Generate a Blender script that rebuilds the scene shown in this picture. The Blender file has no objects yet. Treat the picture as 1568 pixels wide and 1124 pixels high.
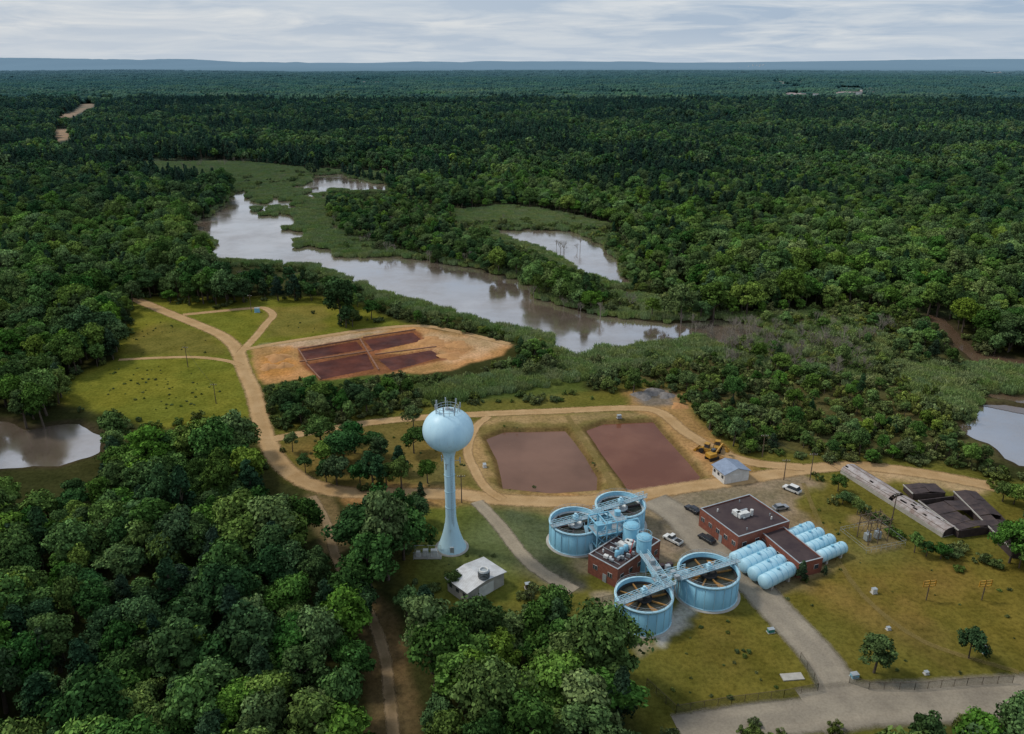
import bpy, math, random
import numpy as np
from mathutils import Vector, Matrix
random.seed(7); rng=np.random.default_rng(7)
scene=bpy.context.scene
# ------------------------------------------------------------------ survey (camera geometry -> real ground positions)
CAMH=115.0; TH=math.radians(21.07); FP=1207.0
ct,st=math.cos(TH),math.sin(TH)
def G(px,py,z=0.0):
    dx=px-784; v=562-py
    d=(dx, FP*ct+v*st, -FP*st+v*ct)
    t=(CAMH-z)/-d[2]
    return Vector((d[0]*t,d[1]*t,z))
def GA(L): return np.array([G(a,b)[:2] for a,b in L])
def proj(x,y,z):
    zz=z-CAMH
    dep=y*ct-zz*st; up=y*st+zz*ct
    dep=np.maximum(dep,1e-3)
    return 784+FP*x/dep, 562-FP*up/dep
def mpp(P): return (P[1]*ct-(P[2]-CAMH)*st)/FP
def inpoly(px,py,poly):
    r=np.zeros(px.shape,bool); n=len(poly); j=n-1
    for i in range(n):
        xi,yi=poly[i]; xj,yj=poly[j]
        if yi!=yj:
            c=((yi>py)!=(yj>py))&(px<(xj-xi)*(py-yi)/(yj-yi)+xi)
            r^=c
        j=i
    return r
def sdf(x,y,poly,pad=60):
    """signed distance, negative inside; far points = +pad"""
    out=np.full(x.shape,float(pad))
    mn=poly.min(0)-pad; mx=poly.max(0)+pad
    m=(x>mn[0])&(x<mx[0])&(y>mn[1])&(y<mx[1])
    if not m.any(): return out
    X=x[m];Y=y[m]; d=np.full(X.shape,1e9)
    n=len(poly)
    for i in range(n):
        a=poly[i]; b=poly[(i+1)%n]; e=b-a; L=e@e+1e-9
        t=np.clip(((X-a[0])*e[0]+(Y-a[1])*e[1])/L,0,1)
        d=np.minimum(d,(X-a[0]-t*e[0])**2+(Y-a[1]-t*e[1])**2)
    d=np.sqrt(d); ins=inpoly(X,Y,poly)
    out[m]=np.minimum(np.where(ins,-d,d),pad)
    return out
def _h(ix,iy,s):
    v=np.sin(ix*127.1+iy*311.7+s*74.7)*43758.5453
    return v-np.floor(v)
def vn(x,y,sc,s=0):
    x=x/sc;y=y/sc; ix=np.floor(x);iy=np.floor(y); fx=x-ix;fy=y-iy
    fx=fx*fx*(3-2*fx);fy=fy*fy*(3-2*fy)
    return (_h(ix,iy,s)*(1-fx)+_h(ix+1,iy,s)*fx)*(1-fy)+(_h(ix,iy+1,s)*(1-fx)+_h(ix+1,iy+1,s)*fx)*fy
def fbm(x,y,sc,s=0): return (vn(x,y,sc,s)+.5*vn(x,y,sc/2.1,s+1)+.25*vn(x,y,sc/4.3,s+2))/1.75
def S(t): t=np.clip(t,0,1); return t*t*(3-2*t)
# ------------------------------------------------------------------ layout outlines
lake=[(283,341),(320,331),(350,305),(348,292),(385,286),(420,284),(465,285),(480,268),(520,266),(560,277),(602,283),(592,293),(545,293),(507,290),(497,305),(482,320),(505,335),(522,350),(528,365),(512,380),(516,392),(600,393),(660,400),(720,408),(770,422),(810,437),(820,455),(850,466),(915,483),(990,489),(1040,495),(1095,490),(1150,497),(1170,506),(1120,520),(1105,532),(1060,516),(1020,530),(940,535),(905,538),(890,560),(840,520),(800,500),(740,490),(690,478),(640,468),(600,452),(560,440),(530,425),(480,405),(400,402),(350,400),(322,390),(330,372),(308,355)]
lake2=[(750,350),(800,352),(832,350),(872,354),(902,361),(927,378),(946,400),(956,425),(968,436),(930,436),(905,420),(880,408),(850,395),(830,385),(800,372),(770,363)]
waterL=[(-60,640),(0,645),(40,658),(85,650),(120,648),(158,664),(150,690),(90,712),(0,715),(-60,710)]
creek=[(270,662),(320,652),(375,645),(390,655),(370,668),(290,676)]
waterR=[(1470,655),(1500,622),(1540,618),(1600,628),(1640,720),(1560,712),(1535,700),(1512,676)]
chan=[(1425,482),(1445,488),(1475,518),(1505,540),(1568,552),(1640,560),(1640,570),(1560,563),(1495,550),(1462,528)]
chan2=[(1500,596),(1568,606),(1640,612),(1640,622),(1560,616),(1500,604)]
pond1=[(745,668),(772,657),(866,655),(886,680),(916,726),(915,746),(842,750),(770,743),(760,700)]
pond2=[(897,655),(925,645),(1000,642),(1042,690),(1074,726),(1062,737),(962,746),(930,702)]
basins=[[(460,537),(545,522),(556,534),(467,550)],[(470,557),(562,540),(574,564),(492,580)],[(558,520),(632,508),(648,521),(572,536)],[(578,549),(660,535),(678,546),(600,567)]]
F1=[(205,456),(330,474),(385,462),(420,461),(505,461),(514,480),(508,500),(580,496),(640,496),(785,526),(785,542),(740,556),(690,570),(640,566),(560,570),(510,582),(460,574),(405,592),(395,600),(382,616),(340,616),(290,632),(245,643),(200,635),(150,617),(95,603),(92,590),(130,572),(182,550),(175,525),(205,505)]
ROAD=[(378,596),(402,596),(414,655),(428,690),(442,712),(482,736),(530,740),(530,768),(490,768),(455,758),(422,738),(405,700),(392,660)]
SITE=[(425,665),(480,652),(540,645),(640,630),(740,625),(840,618),(960,606),(985,594),(1030,598),(1055,640),(1100,675),(1150,700),(1220,705),(1310,708),(1420,716),(1500,735),(1600,760),(1640,1058),(1568,1056),(1480,1060),(1390,1072),(1370,1100),(1290,1104),(1180,1116),(1160,1092),(1120,1086),(1085,1106),(1035,1100),(985,1062),(990,1010),(968,965),(940,940),(908,925),(880,900),(835,893),(805,900),(795,918),(700,908),(685,892),(658,882),(650,865),(652,780),(640,752),(600,722),(560,725),(530,745),(490,740),(440,700)]
PATH=[(556,920),(580,920),(607,1000),(618,1060),(628,1130),(640,1500),(560,1500),(582,1130),(576,1060),(566,985)]
PATH2=[(475,760),(495,765),(516,800),(521,838),(507,838),(488,800)]
reeds=[[(640,597),(700,583),(780,570),(850,560),(895,556),(905,540),(1060,518),(1088,540),(1060,556),(1000,563),(900,580),(800,598),(700,612),(650,610)],
 [(1365,558),(1450,562),(1480,585),(1503,620),(1498,640),(1455,642),(1400,605)],
 [(1468,558),(1560,562),(1640,570),(1640,610),(1500,598)],
 [(690,325),(780,316),(860,328),(940,347),(900,352),(760,345),(700,340)],
 [(170,250),(330,245),(480,260),(620,266),(622,284),(520,266),(480,266),(465,285),(350,290),(300,277),(200,268)],
 [(512,368),(560,368),(610,388),(660,398),(516,393)],[(940,450),(1010,455),(1048,470),(1035,490),(960,486)],
 [(1150,520),(1210,505),(1240,520),(1180,540),(1120,540)]]
marshL=[(345,290),(420,281),(470,283),(505,298),(535,350),(525,385),(465,378),(440,332),(390,318)]
isles=[[(458,342),(488,336),(500,348),(522,360),(512,378),(478,374),(462,358)],[(385,290),(430,286),(470,292),(455,299),(410,300)],[(400,321),(436,318),(446,325),(420,330)],[(440,303),(470,300),(480,308),(455,312)]]
sand=[[(84,198),(108,197),(106,213),(86,217)],[(88,176),(112,172),(125,160),(143,156),(146,163),(130,168),(112,179),(90,181)],[(185,125),(232,123),(232,127),(186,128)]]
towns=[[(1265,134),(1368,134),(1372,152),(1262,152)],[(1195,143),(1245,143),(1247,154),(1193,154)],[(1175,125),(1240,125),(1242,137),(1172,137)],[(1140,102),(1180,102),(1182,109),(1138,109)],[(530,122),(592,122),(595,132),(528,132)],[(1500,109),(1560,109),(1562,117),(1498,117)]]
NOTREE=[F1,ROAD,SITE,PATH,PATH2,lake,lake2,waterL,waterR,chan,chan2]+sand[:2]+reeds[:4]
# ------------------------------------------------------------------ material helpers
def lin(c): return tuple(c)+(1,) if len(c)==3 else tuple(c)
class NT:
    def __init__(s,name):
        s.m=bpy.data.materials.new(name); s.m.use_nodes=True; s.t=s.m.node_tree; s.t.nodes.clear()
        s.out=s.n('ShaderNodeOutputMaterial')
    def n(s,typ): return s.t.nodes.new(typ)
    def l(s,a,b): s.t.links.new(a,b)
    def noise(s,vec,scale,detail=3,rough=.55):
        nd=s.n('ShaderNodeTexNoise'); nd.inputs['Scale'].default_value=scale; nd.inputs['Detail'].default_value=detail; nd.inputs['Roughness'].default_value=rough
        if vec is not None: s.l(vec,nd.inputs['Vector'])
        return nd.outputs['Fac']
    def mr(s,v,a,b,c=0.,d=1.):
        nd=s.n('ShaderNodeMapRange'); s.l(v,nd.inputs[0])
        for i,k in enumerate((a,b,c,d)): nd.inputs[i+1].default_value=k
        return nd.outputs[0]
    def math(s,op,a,b=None):
        nd=s.n('ShaderNodeMath'); nd.operation=op
        for i,k in enumerate((a,b)):
            if k is None: continue
            if isinstance(k,(int,float)): nd.inputs[i].default_value=k
            else: s.l(k,nd.inputs[i])
        return nd.outputs[0]
    def mix(s,f,a,b,mode='MIX'):
        nd=s.n('ShaderNodeMix'); nd.data_type='RGBA'; nd.blend_type=mode
        for i,k in ((0,f),(6,a),(7,b)):
            if isinstance(k,(int,float)): nd.inputs[i].default_value=k
            elif isinstance(k,tuple): nd.inputs[i].default_value=lin(k)
            else: s.l(k,nd.inputs[i])
        return nd.outputs[2]
    def pos(s): return s.n('ShaderNodeNewGeometry').outputs['Position']
    def haze(s,col):  # air haze painted into the surface colour, by distance from the origin
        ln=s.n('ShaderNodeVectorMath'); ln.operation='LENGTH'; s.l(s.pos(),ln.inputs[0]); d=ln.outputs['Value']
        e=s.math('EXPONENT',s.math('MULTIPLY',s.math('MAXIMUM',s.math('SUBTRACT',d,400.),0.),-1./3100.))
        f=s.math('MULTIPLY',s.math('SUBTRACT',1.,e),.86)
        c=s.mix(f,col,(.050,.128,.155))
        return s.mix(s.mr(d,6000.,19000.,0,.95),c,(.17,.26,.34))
    def bsdf(s,col,rough=.7,metal=0.,spec=.3,bump=None,bs=.3,bd=.1):
        b=s.n('ShaderNodeBsdfPrincipled')
        if isinstance(col,tuple): b.inputs['Base Color'].default_value=lin(col)
        else: s.l(col,b.inputs['Base Color'])
        if isinstance(rough,(int,float)): b.inputs['Roughness'].default_value=rough
        else: s.l(rough,b.inputs['Roughness'])
        b.inputs['Metallic'].default_value=metal; b.inputs['Specular IOR Level'].default_value=spec
        if bump is not None:
            bn=s.n('ShaderNodeBump'); bn.inputs['Strength'].default_value=bs; bn.inputs['Distance'].default_value=bd
            s.l(bump,bn.inputs['Height']); s.l(bn.outputs[0],b.inputs['Normal'])
        return b
    def diff(s,col,bump=None,bs=.3,bd=.1):
        b=s.n('ShaderNodeBsdfDiffuse'); s.l(col,b.inputs['Color'])
        if bump is not None:
            bn=s.n('ShaderNodeBump'); bn.inputs['Strength'].default_value=bs; bn.inputs['Distance'].default_value=bd
            s.l(bump,bn.inputs['Height']); s.l(bn.outputs[0],b.inputs['Normal'])
        return b
    def end(s,sh): s.l(sh,s.out.inputs['Surface']); return s.m
def MAT(name,c,c2=None,rough=.6,metal=0,scale=.7,spec=.3,streak=False,bump=0.):
    t=NT(name)
    if c2 is None: c2=tuple(v*.72 for v in c)
    p=t.pos()
    if streak:
        mp=t.n('ShaderNodeMapping'); t.l(p,mp.inputs[0]); mp.inputs['Scale'].default_value=(1.6,1.6,.18); p=mp.outputs[0]
    f=t.mr(t.noise(p,scale,5,.65),.35,.72)
    col=t.mix(f,c,c2)
    if streak: col=t.mix(t.mr(t.noise(p,scale*5,4,.7),.58,.75,0,.6),col,tuple(v*k for v,k in zip(c2,(.75,.62,.52))))
    nb=t.noise(t.pos(),scale*6,2)
    b=t.bsdf(col,rough,metal,spec,nb if bump else None,bump,.05)
    return t.end(b.outputs[0])
# ------------------------------------------------------------------ mesh helpers
def mesh_np(name,V,F,mats,cols=None,mi=None,smooth=False,attrs=None):
    me=bpy.data.meshes.new(name); V=np.asarray(V,np.float32); F=np.asarray(F,np.int32)
    k=F.shape[1]
    me.vertices.add(len(V)); me.vertices.foreach_set('co',V.ravel())
    me.loops.add(F.size); me.loops.foreach_set('vertex_index',F.ravel())
    me.polygons.add(len(F)); me.polygons.foreach_set('loop_start',np.arange(0,F.size,k,dtype=np.int32))
    me.polygons.foreach_set('loop_total',np.full(len(F),k,np.int32))
    for m in mats: me.materials.append(m)
    if mi is not None: me.polygons.foreach_set('material_index',np.asarray(mi,np.int32))
    if smooth: me.polygons.foreach_set('use_smooth',np.ones(len(F),bool))
    me.update(calc_edges=True)
    if cols is not None:
        a=me.color_attributes.new('gc','FLOAT_COLOR','POINT'); a.data.foreach_set('color',np.asarray(cols,np.float32).ravel())
    if attrs:
        for nme,arr in attrs.items():
            a=me.attributes.new(nme,'FLOAT','POINT'); a.data.foreach_set('value',np.asarray(arr,np.float32))
    return me
def addobj(name,me,parent=None,coll=None,loc=None):
    o=bpy.data.objects.new(name,me)
    (coll or scene.collection).objects.link(o)
    if parent: o.parent=parent
    if loc is not None: o.location=loc
    return o
class MB:
    def __init__(s): s.v=[];s.f=[];s.sm=[]
    def add(s,v,f,smooth=False):
        o=len(s.v); s.v+= [tuple(p) for p in v]; s.f+=[tuple(i+o for i in q) for q in f]; s.sm+=[smooth]*len(f)
    def box(s,c,sz,ang=0.):
        hx,hy,hz=sz[0]/2,sz[1]/2,sz[2]/2; ca,sa=math.cos(ang),math.sin(ang)
        v=[]
        for z in(-hz,hz):
            for x,y in((-hx,-hy),(hx,-hy),(hx,hy),(-hx,hy)):
                v.append((c[0]+x*ca-y*sa,c[1]+x*sa+y*ca,c[2]+z))
        s.add(v,[(3,2,1,0),(4,5,6,7),(0,1,5,4),(1,2,6,5),(2,3,7,6),(3,0,4,7)])
    def beam(s,a,b,w,h=None):
        h=h or w; a=Vector(a);b=Vector(b); d=(b-a); L=d.length
        if L<1e-4: return
        d/=L; up=Vector((0,0,1)) if abs(d.z)<.95 else Vector((1,0,0))
        r=d.cross(up).normalized()*w/2; u=r.cross(d).normalized()*h/2
        v=[a-r-u,a+r-u,a+r+u,a-r+u,b-r-u,b+r-u,b+r+u,b-r+u]
        s.add(v,[(0,1,2,3),(7,6,5,4),(0,4,5,1),(1,5,6,2),(2,6,7,3),(3,7,4,0)])
    def tube(s,a,b,r0,r1=None,n=10,caps=True):
        r1=r0 if r1 is None else r1; a=Vector(a);b=Vector(b); d=(b-a).normalized()
        up=Vector((0,0,1)) if abs(d.z)<.95 else Vector((1,0,0)); r=d.cross(up).normalized(); u=r.cross(d)
        v=[]
        for c,R in((a,r0),(b,r1)):
            for i in range(n):
                t=2*math.pi*i/n; v.append(c+r*math.cos(t)*R+u*math.sin(t)*R)
        s.add(v,[(i,(i+1)%n,(i+1)%n+n,i+n) for i in range(n)],True)
        if caps: s.add(v,[tuple(range(n))[::-1],tuple(range(n,2*n))])
    def lathe(s,c,prof,n=48):
        v=[];k=len(prof)
        for r,z in prof:
            for i in range(n):
                t=2*math.pi*i/n; v.append((c[0]+r*math.cos(t),c[1]+r*math.sin(t),c[2]+z))
        s.add(v,[(j*n+i,j*n+(i+1)%n,(j+1)*n+(i+1)%n,(j+1)*n+i) for j in range(k-1) for i in range(n)],True)
    def disc(s,c,r,n=48):
        s.add([(c[0]+r*math.cos(2*math.pi*i/n),c[1]+r*math.sin(2*math.pi*i/n),c[2]) for i in range(n)],[tuple(range(n))])
    def obj(s,name,mat,parent=None,loc=None):
        me=bpy.data.meshes.new(name); me.from_pydata(s.v,[],s.f); me.materials.append(mat)
        me.polygons.foreach_set('use_smooth',s.sm); me.update()
        o=addobj(name,me,parent)
        if loc is not None: o.location=loc
        return o
class Asm:
    """an object built from named parts; parts use coordinates local to the origin"""
    def __init__(s,name,loc=(0,0,0),rz=0.):
        s.name=name; s.loc=loc; s.rz=rz; s.p={}
    def part(s,nm,mat):
        if nm not in s.p: s.p[nm]=(MB(),mat)
        return s.p[nm][0]
    def done(s):
        e=addobj(s.name,None); e.location=s.loc; e.rotation_euler=(0,0,s.rz); e.empty_display_size=.5
        for k,(mb,mt) in s.p.items():
            if mb.v: mb.obj(k,mt,e)
        return e
# ------------------------------------------------------------------ materials
m_blue=MAT('pale_blue_paint',(.25,.53,.68),(.18,.41,.55),.45,0,.35,streak=True)
m_bluew=MAT('blue_white_tank_paint',(.44,.68,.79),(.34,.57,.68),.4,0,.5,streak=True)
m_tower=MAT('tower_white_blue_paint',(.52,.74,.84),(.42,.64,.76),.4,0,.3,streak=True)
m_white=MAT('white_paint',(.72,.72,.7),(.5,.5,.48),.5)
m_grey=MAT('galvanised_steel',(.42,.46,.48),(.28,.31,.33),.45,.3,1.5)
m_conc=MAT('concrete',(.42,.40,.36),(.3,.28,.25),.85,0,.6)
m_roof=MAT('dark_bitumen_roof',(.04,.026,.03),(.075,.052,.05),.85,0,.25)
m_dark=MAT('dark_rubber',(.02,.02,.02),None,.7)
m_glass=MAT('dark_window_glass',(.03,.04,.05),(.05,.06,.07),.12,0,1,.6)
m_yel=MAT('yellow_machine_paint',(.50,.27,.03),(.3,.17,.04),.5)
m_orange=MAT('scum_rust',(.36,.19,.05),(.2,.1,.03),.7,0,2)
m_wood=MAT('weathered_wood',(.14,.10,.07),(.09,.07,.05),.85,0,2)
m_red=MAT('red_paint',(.4,.04,.03),None,.5)
m_shed=MAT('blue_grey_metal_roof',(.26,.32,.42),(.18,.22,.3),.5,.2,.8)
m_green=MAT('green_teal_paint',(.05,.25,.22),None,.5)
m_ruin=MAT('rusty_barrel_sheeting',(.40,.37,.36),(.20,.14,.12),.75,0,.5,bump=.4)
m_ruin2=MAT('charred_roofing',(.035,.026,.028),(.085,.06,.055),.8,0,.5,bump=.4)
m_bark=MAT('tree_bark',(.07,.05,.035),(.12,.10,.08),.9,0,3)
m_dead=MAT('dead_wood',(.28,.25,.21),(.18,.15,.12),.9,0,3)
def brickmat():
    t=NT('red_brick'); p=t.pos()
    n=t.noise(p,1.2,4); c=t.mix(t.mr(n,.3,.7),(.27,.085,.05),(.17,.05,.035))
    w=t.n('ShaderNodeTexWave'); w.wave_type='BANDS'; w.bands_direction='Z'; w.inputs['Scale'].default_value=2.1
    t.l(p,w.inputs['Vector'])
    c=t.mix(t.mr(w.outputs['Fac'],.85,1.,0,.35),c,(.3,.25,.2))
    return t.end(t.bsdf(c,.9).outputs[0])
m_brick=brickmat()
def corr(name,c,c2,sc,ang):
    t=NT(name); mp=t.n('ShaderNodeMapping'); t.l(t.pos(),mp.inputs[0]); mp.inputs['Rotation'].default_value=(0,0,ang)
    w=t.n('ShaderNodeTexWave'); w.bands_direction='X'; w.inputs['Scale'].default_value=sc; t.l(mp.outputs[0],w.inputs['Vector'])
    n=t.noise(t.pos(),.5,5,.7)
    col=t.mix(t.mr(n,.4,.7),c,c2); col=t.mix(t.mr(w.outputs['Fac'],.0,1,0,.6),col,tuple(v*.5 for v in c))
    return t.end(t.bsdf(col,.5,.1,.3,w.outputs['Fac'],.5,.08).outputs[0])
def watermat(name,base,base2,spec=.6,rough=.06,ns=.02,film=.0,det=5):
    t=NT(name); p=t.pos()
    n=t.noise(p,ns,det,.6)
    col=t.mix(t.mr(n,.38,.64),base,base2)
    n2=t.noise(p,ns*2.3,5,.65)
    r=t.mr(n2,.4,.65,rough,rough+.16)
    bm=t.noise(p,1.3,3)
    b=t.bsdf(col,r,0,spec,bm,.08,.05); b.inputs['IOR'].default_value=1.4
    if film<=0: return t.end(b.outputs[0])
    g=t.n('ShaderNodeBsdfGlossy'); t.l(r,g.inputs['Roughness']); g.inputs['Color'].default_value=(.95,.95,.97,1)
    mx=t.n('ShaderNodeMixShader'); t.l(t.mr(n2,.38,.62,film,film*.62),mx.inputs[0])
    t.l(b.outputs[0],mx.inputs[1]); t.l(g.outputs[0],mx.inputs[2])
    return t.end(mx.outputs[0])
m_lake=watermat('lake_water',(.14,.11,.085),(.20,.15,.11),.7,.07,.012,.5)
m_chan=watermat('muddy_channel_water',(.10,.065,.04),(.14,.09,.06),.6,.1,.02,.12)
m_pond=watermat('brown_pond_water',(.125,.062,.038),(.185,.096,.062),.26,.12,.035,0.)
m_pond2=watermat('rust_pond_water',(.125,.043,.022),(.20,.085,.048),.26,.12,.03,0.)
m_sludge=watermat('sludge_liquid',(.050,.013,.009),(.12,.036,.022),.10,.40,.09,0.,7)
m_tankw=watermat('tank_water',(.02,.025,.02),(.045,.045,.032),.25,.15,.4,0.)
def leafmat(name,d,l):
    t=NT(name); p=t.pos()
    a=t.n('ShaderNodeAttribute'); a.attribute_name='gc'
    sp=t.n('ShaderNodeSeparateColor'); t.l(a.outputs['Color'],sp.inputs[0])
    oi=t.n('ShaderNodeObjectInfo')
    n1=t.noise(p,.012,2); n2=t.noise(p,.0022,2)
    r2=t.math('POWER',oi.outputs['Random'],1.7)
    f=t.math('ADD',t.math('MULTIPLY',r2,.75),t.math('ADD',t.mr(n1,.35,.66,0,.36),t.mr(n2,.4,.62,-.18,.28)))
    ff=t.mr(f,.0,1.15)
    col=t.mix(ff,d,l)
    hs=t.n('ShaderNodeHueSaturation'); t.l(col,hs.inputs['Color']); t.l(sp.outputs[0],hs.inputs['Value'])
    rr=t.math('FRACT',t.math('MULTIPLY',oi.outputs['Random'],17.3))
    hu=t.math('ADD',.482,t.math('MULTIPLY',rr,.05)); t.l(hu,hs.inputs['Hue'])
    t.l(t.mr(t.math('FRACT',t.math('MULTIPLY',oi.outputs['Random'],53.7)),0,1,.76,1.04),hs.inputs['Saturation'])
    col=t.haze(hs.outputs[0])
    return t.end(t.diff(col).outputs[0])
m_leaf=leafmat('broadleaf_foliage',(.033,.078,.020),(.172,.272,.042))
m_pine=leafmat('pine_foliage',(.021,.050,.023),(.060,.108,.036))
m_shrub=leafmat('shrub_foliage',(.080,.115,.030),(.21,.26,.06))
m_reed=leafmat('reed_blades',(.17,.235,.07),(.27,.32,.11))
# ------------------------------------------------------------------ terrain height
def terr(x,y):
    f=S((y-1300)/3500.)
    z=f*(fbm(x,y,2600,3)-.45)*38
    hl=S((y-15500)/6000.)*S((fbm(x*1.4+900,y*.3,4200,11)-.28)/.5)
    bias=.5+.8*S(-x/y*2.0)+.45*S(x/y*3-.8)
    z+=hl*175*bias+S((y-26000)/8000.)*120
    return z
WAT=[]
for nm,P,D,w,mt in [('lake_water',lake,1.2,6,m_lake),('lake_water',lake2,1.2,6,m_lake),('lake_water',waterL,1.2,4,m_lake),('creek_water',creek,1.,4,m_lake),
      ('lake_water',waterR,1.2,4,m_lake),('channel_water',chan,1.,4,m_chan),('channel_water',chan2,1.,3,m_chan),
      ('settling_pond_water',pond1,2.4,5,m_pond),('settling_pond_water',pond2,2.4,5,m_pond2)]+[('sludge_basin_water',b,.7,1.2,m_sludge) for b in basins]:
    WAT.append((GA(P),D,w,nm,mt))
mp=GA(marshL); ISL=[GA(q) for q in isles]
def gheight(x,y):
    z=terr(x,y)
    wob=(fbm(x,y,14,5)-.5)*13
    mask=[]
    for i,(P,D,w,nm,mt) in enumerate(WAT):
        s=sdf(x,y,P,80)
        if i<7: s=s+wob*(1 if i<2 else .4)
        else: s=s+wob*.08
        if i==0:
            mm=S(-sdf(x,y,mp,40)/10.)
            s=s+mm*np.clip((fbm(x*.6,y*.5,19,9)-.45)*330,-3,38)
            hol=(fbm(x,y*.6,9,15)-.5)*26
            for q in ISL: s=np.maximum(s,np.where(sdf(x,y,q,40)<25,-sdf(x,y,q,40)*.6+hol,-99))
        z=z-D*S((w/2-s)/w)
        mask.append(s)
    return z,mask
# ------------------------------------------------------------------ ground sheet
ys=[45.]
while ys[-1]<1150: ys.append(ys[-1]*1.0042)
while ys[-1]<46000: ys.append(ys[-1]*1.028)
ys=np.array(ys); NX=720
U,Y=np.meshgrid(np.linspace(-1,1,NX),ys); X=U*(.74*Y+75)
x=X.ravel();y=Y.ravel()
z,masks=gheight(x,y)
col=np.zeros((len(x),3)); col[:]=(.045,.05,.018)
def lay(poly,c,feather=2.,amp=2.5,sc=7.,strength=1.,off=0.):
    P=GA(poly); s=sdf(x,y,P,40)+(fbm(x,y,sc,21)-.5)*2*amp-off
    w=S((feather/2-s)/feather)*strength
    w=np.where(s>38,0,w)
    col[:]=col*(1-w[:,None])+np.array(c)*w[:,None]
far=S((y-2200)/1500.)
col=col*(1-far[:,None])+np.array((.022,.05,.02))*far[:,None]
big=fbm(x,y,420,31)
col*= (1+far*(big-.5)*1.2)[:,None]
for r in reeds: lay(r,(.17,.195,.065),8,4,12)
lay([(900,545),(1060,560),(1250,520),(1400,540),(1640,570),(1640,720),(1400,700),(1150,690),(1060,620)],(.13,.12,.05),10,6,12,.7)
lay([(1090,500),(1190,480),(1330,490),(1380,540),(1330,600),(1200,570),(1100,560)],(.13,.105,.065),10,6,12,.6)
lay(reeds[1],(.17,.205,.065),6,3,10); lay(reeds[2],(.17,.205,.065),6,3,10)
GR=(.145,.138,.029); GL=(.17,.178,.028); OR=(.47,.265,.115); TAN=(.40,.275,.14); YARD=(.28,.225,.16)
lay([(200,455),(520,455),(600,490),(640,500),(400,560),(402,620),(390,640),(240,660),(80,612),(90,588),(180,548),(170,520)],GL,6,3,14)
lay([(255,492),(330,515),(352,545),(240,545),(190,540),(205,510)],(.19,.15,.045),10,4,14,.6)
lay([(410,470),(505,468),(500,505),(400,520)],(.20,.165,.05),8,4,10,.6)
lay([(400,590),(640,560),(650,600),(900,560),(900,620),(640,640),(420,670)],(.085,.115,.027),8,4)
lay(SITE,GR,8,3,10,1,6)
lay([(430,668),(640,640),(720,650),(720,750),(560,752),(470,740)],(.20,.145,.05),6,4,9,.7)
lay([(640,770),(720,770),(800,870),(790,920),(690,920),(640,900)],(.13,.145,.028),4,2,6)
# sludge lot
lay([(386,536),(420,528),(500,516),(560,506),(636,499),(700,510),(782,528),(770,545),(720,556),(690,568),(640,572),(560,574),(510,582),(470,580),(405,588),(390,565)],OR,3,1.5,6)
lay([(650,505),(700,512),(780,528),(740,545),(690,555),(650,540)],(.55,.38,.23),8,4,8,.7)
lay([(400,528),(500,517),(560,508),(600,505),(540,520),(450,533)],(.52,.42,.32),4,3,6,.6)
lay([(395,545),(440,535),(455,560),(440,575),(400,578)],(.52,.25,.075),6,3,8,.8)
lay([(655,530),(690,522),(730,530),(700,545),(680,538)],(.36,.17,.06),5,4,6,.6)
lay([(455,532),(635,505),(652,518),(600,532),(575,542),(680,543),(684,550),(600,571),(490,583),(462,560)],(.20,.075,.04),2,1.5,4,.8)
# pond surrounds
lay([(722,645),(770,638),(870,635),(960,628),(1010,632),(1055,668),(1100,710),(1110,740),(1030,752),(900,768),(770,765),(735,745),(715,700)],TAN,6,3,8,.85)
lay([(730,655),(770,648),(875,646),(900,690),(935,750),(840,760),(760,752),(745,700)],(.20,.16,.055),3,2.5,5,.9)
lay([(885,650),(925,636),(1010,636),(1055,690),(1085,730),(1065,746),(955,756),(920,705)],(.20,.16,.055),3,2.5,5,.9)
lay([(960,600),(1010,592),(1045,605),(1060,640),(1110,680),(1160,708),(1140,735),(1090,735),(1040,680),(1000,640),(960,628)],OR,6,3,8,.85)
lay([(965,605),(1005,594),(1035,605),(1030,622),(985,625)],(.20,.18,.17),5,3,5,.8)
lay([(530,745),(640,742),(740,750),(900,757),(1040,745),(1180,722),(1210,735),(1130,752),(1000,775),(900,782),(840,790),(720,772),(530,770)],OR,4,3,7,.8)
lay([(740,775),(800,830),(850,880),(890,905),(830,900),(790,870),(770,820)],(.30,.25,.16),5,2,6,.6)
lay([(985,770),(1060,748),(1130,735),(1220,722),(1260,740),(1215,765),(1290,850),(1240,900),(1180,920),(1150,905),(1130,870),(1040,860),(900,880),(860,850),(840,800),(900,782)],YARD,4,3,7,.92)
lay([(1000,790),(1060,790),(1075,835),(1040,850),(1010,820)],(.19,.165,.14),5,4,6,.6)
lay([(778,783),(800,786),(838,800),(845,850),(905,900),(870,905),(815,865),(790,820)],(.085,.08,.075),5,3,5,.85)
lay([(1290,712),(1400,722),(1530,742),(1500,762),(1440,745),(1380,740),(1330,742)],(.47,.34,.2),5,3,7,.9)
lay([(1270,740),(1340,760),(1420,830),(1540,860),(1640,860),(1640,1050),(1460,1040),(1310,1035),(1240,960),(1180,910),(1290,850)],(.16,.135,.028),10,4,14,.8)
lay([(1300,790),(1350,785),(1385,840),(1330,850)],(.28,.2,.1),3,2,4,.8)
for q in ([(1250,900),(1300,900),(1420,960),(1430,1010),(1350,970)],[(1390,880),(1470,870),(1500,900),(1430,920)],[(1050,970),(1110,950),(1150,990),(1080,1020)],[(1210,760),(1260,780),(1290,850),(1300,880),(1240,860)]): lay(q,(.23,.15,.05),14,9,9,.55)
lay([(985,1000),(1110,925),(1160,940),(1250,1050),(1040,1090)],(.145,.128,.026),6,3,8,.7)
lay([(905,910),(935,905),(1000,990),(980,1005),(940,950)],(.40,.33,.25),3,1,4,.8)
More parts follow.
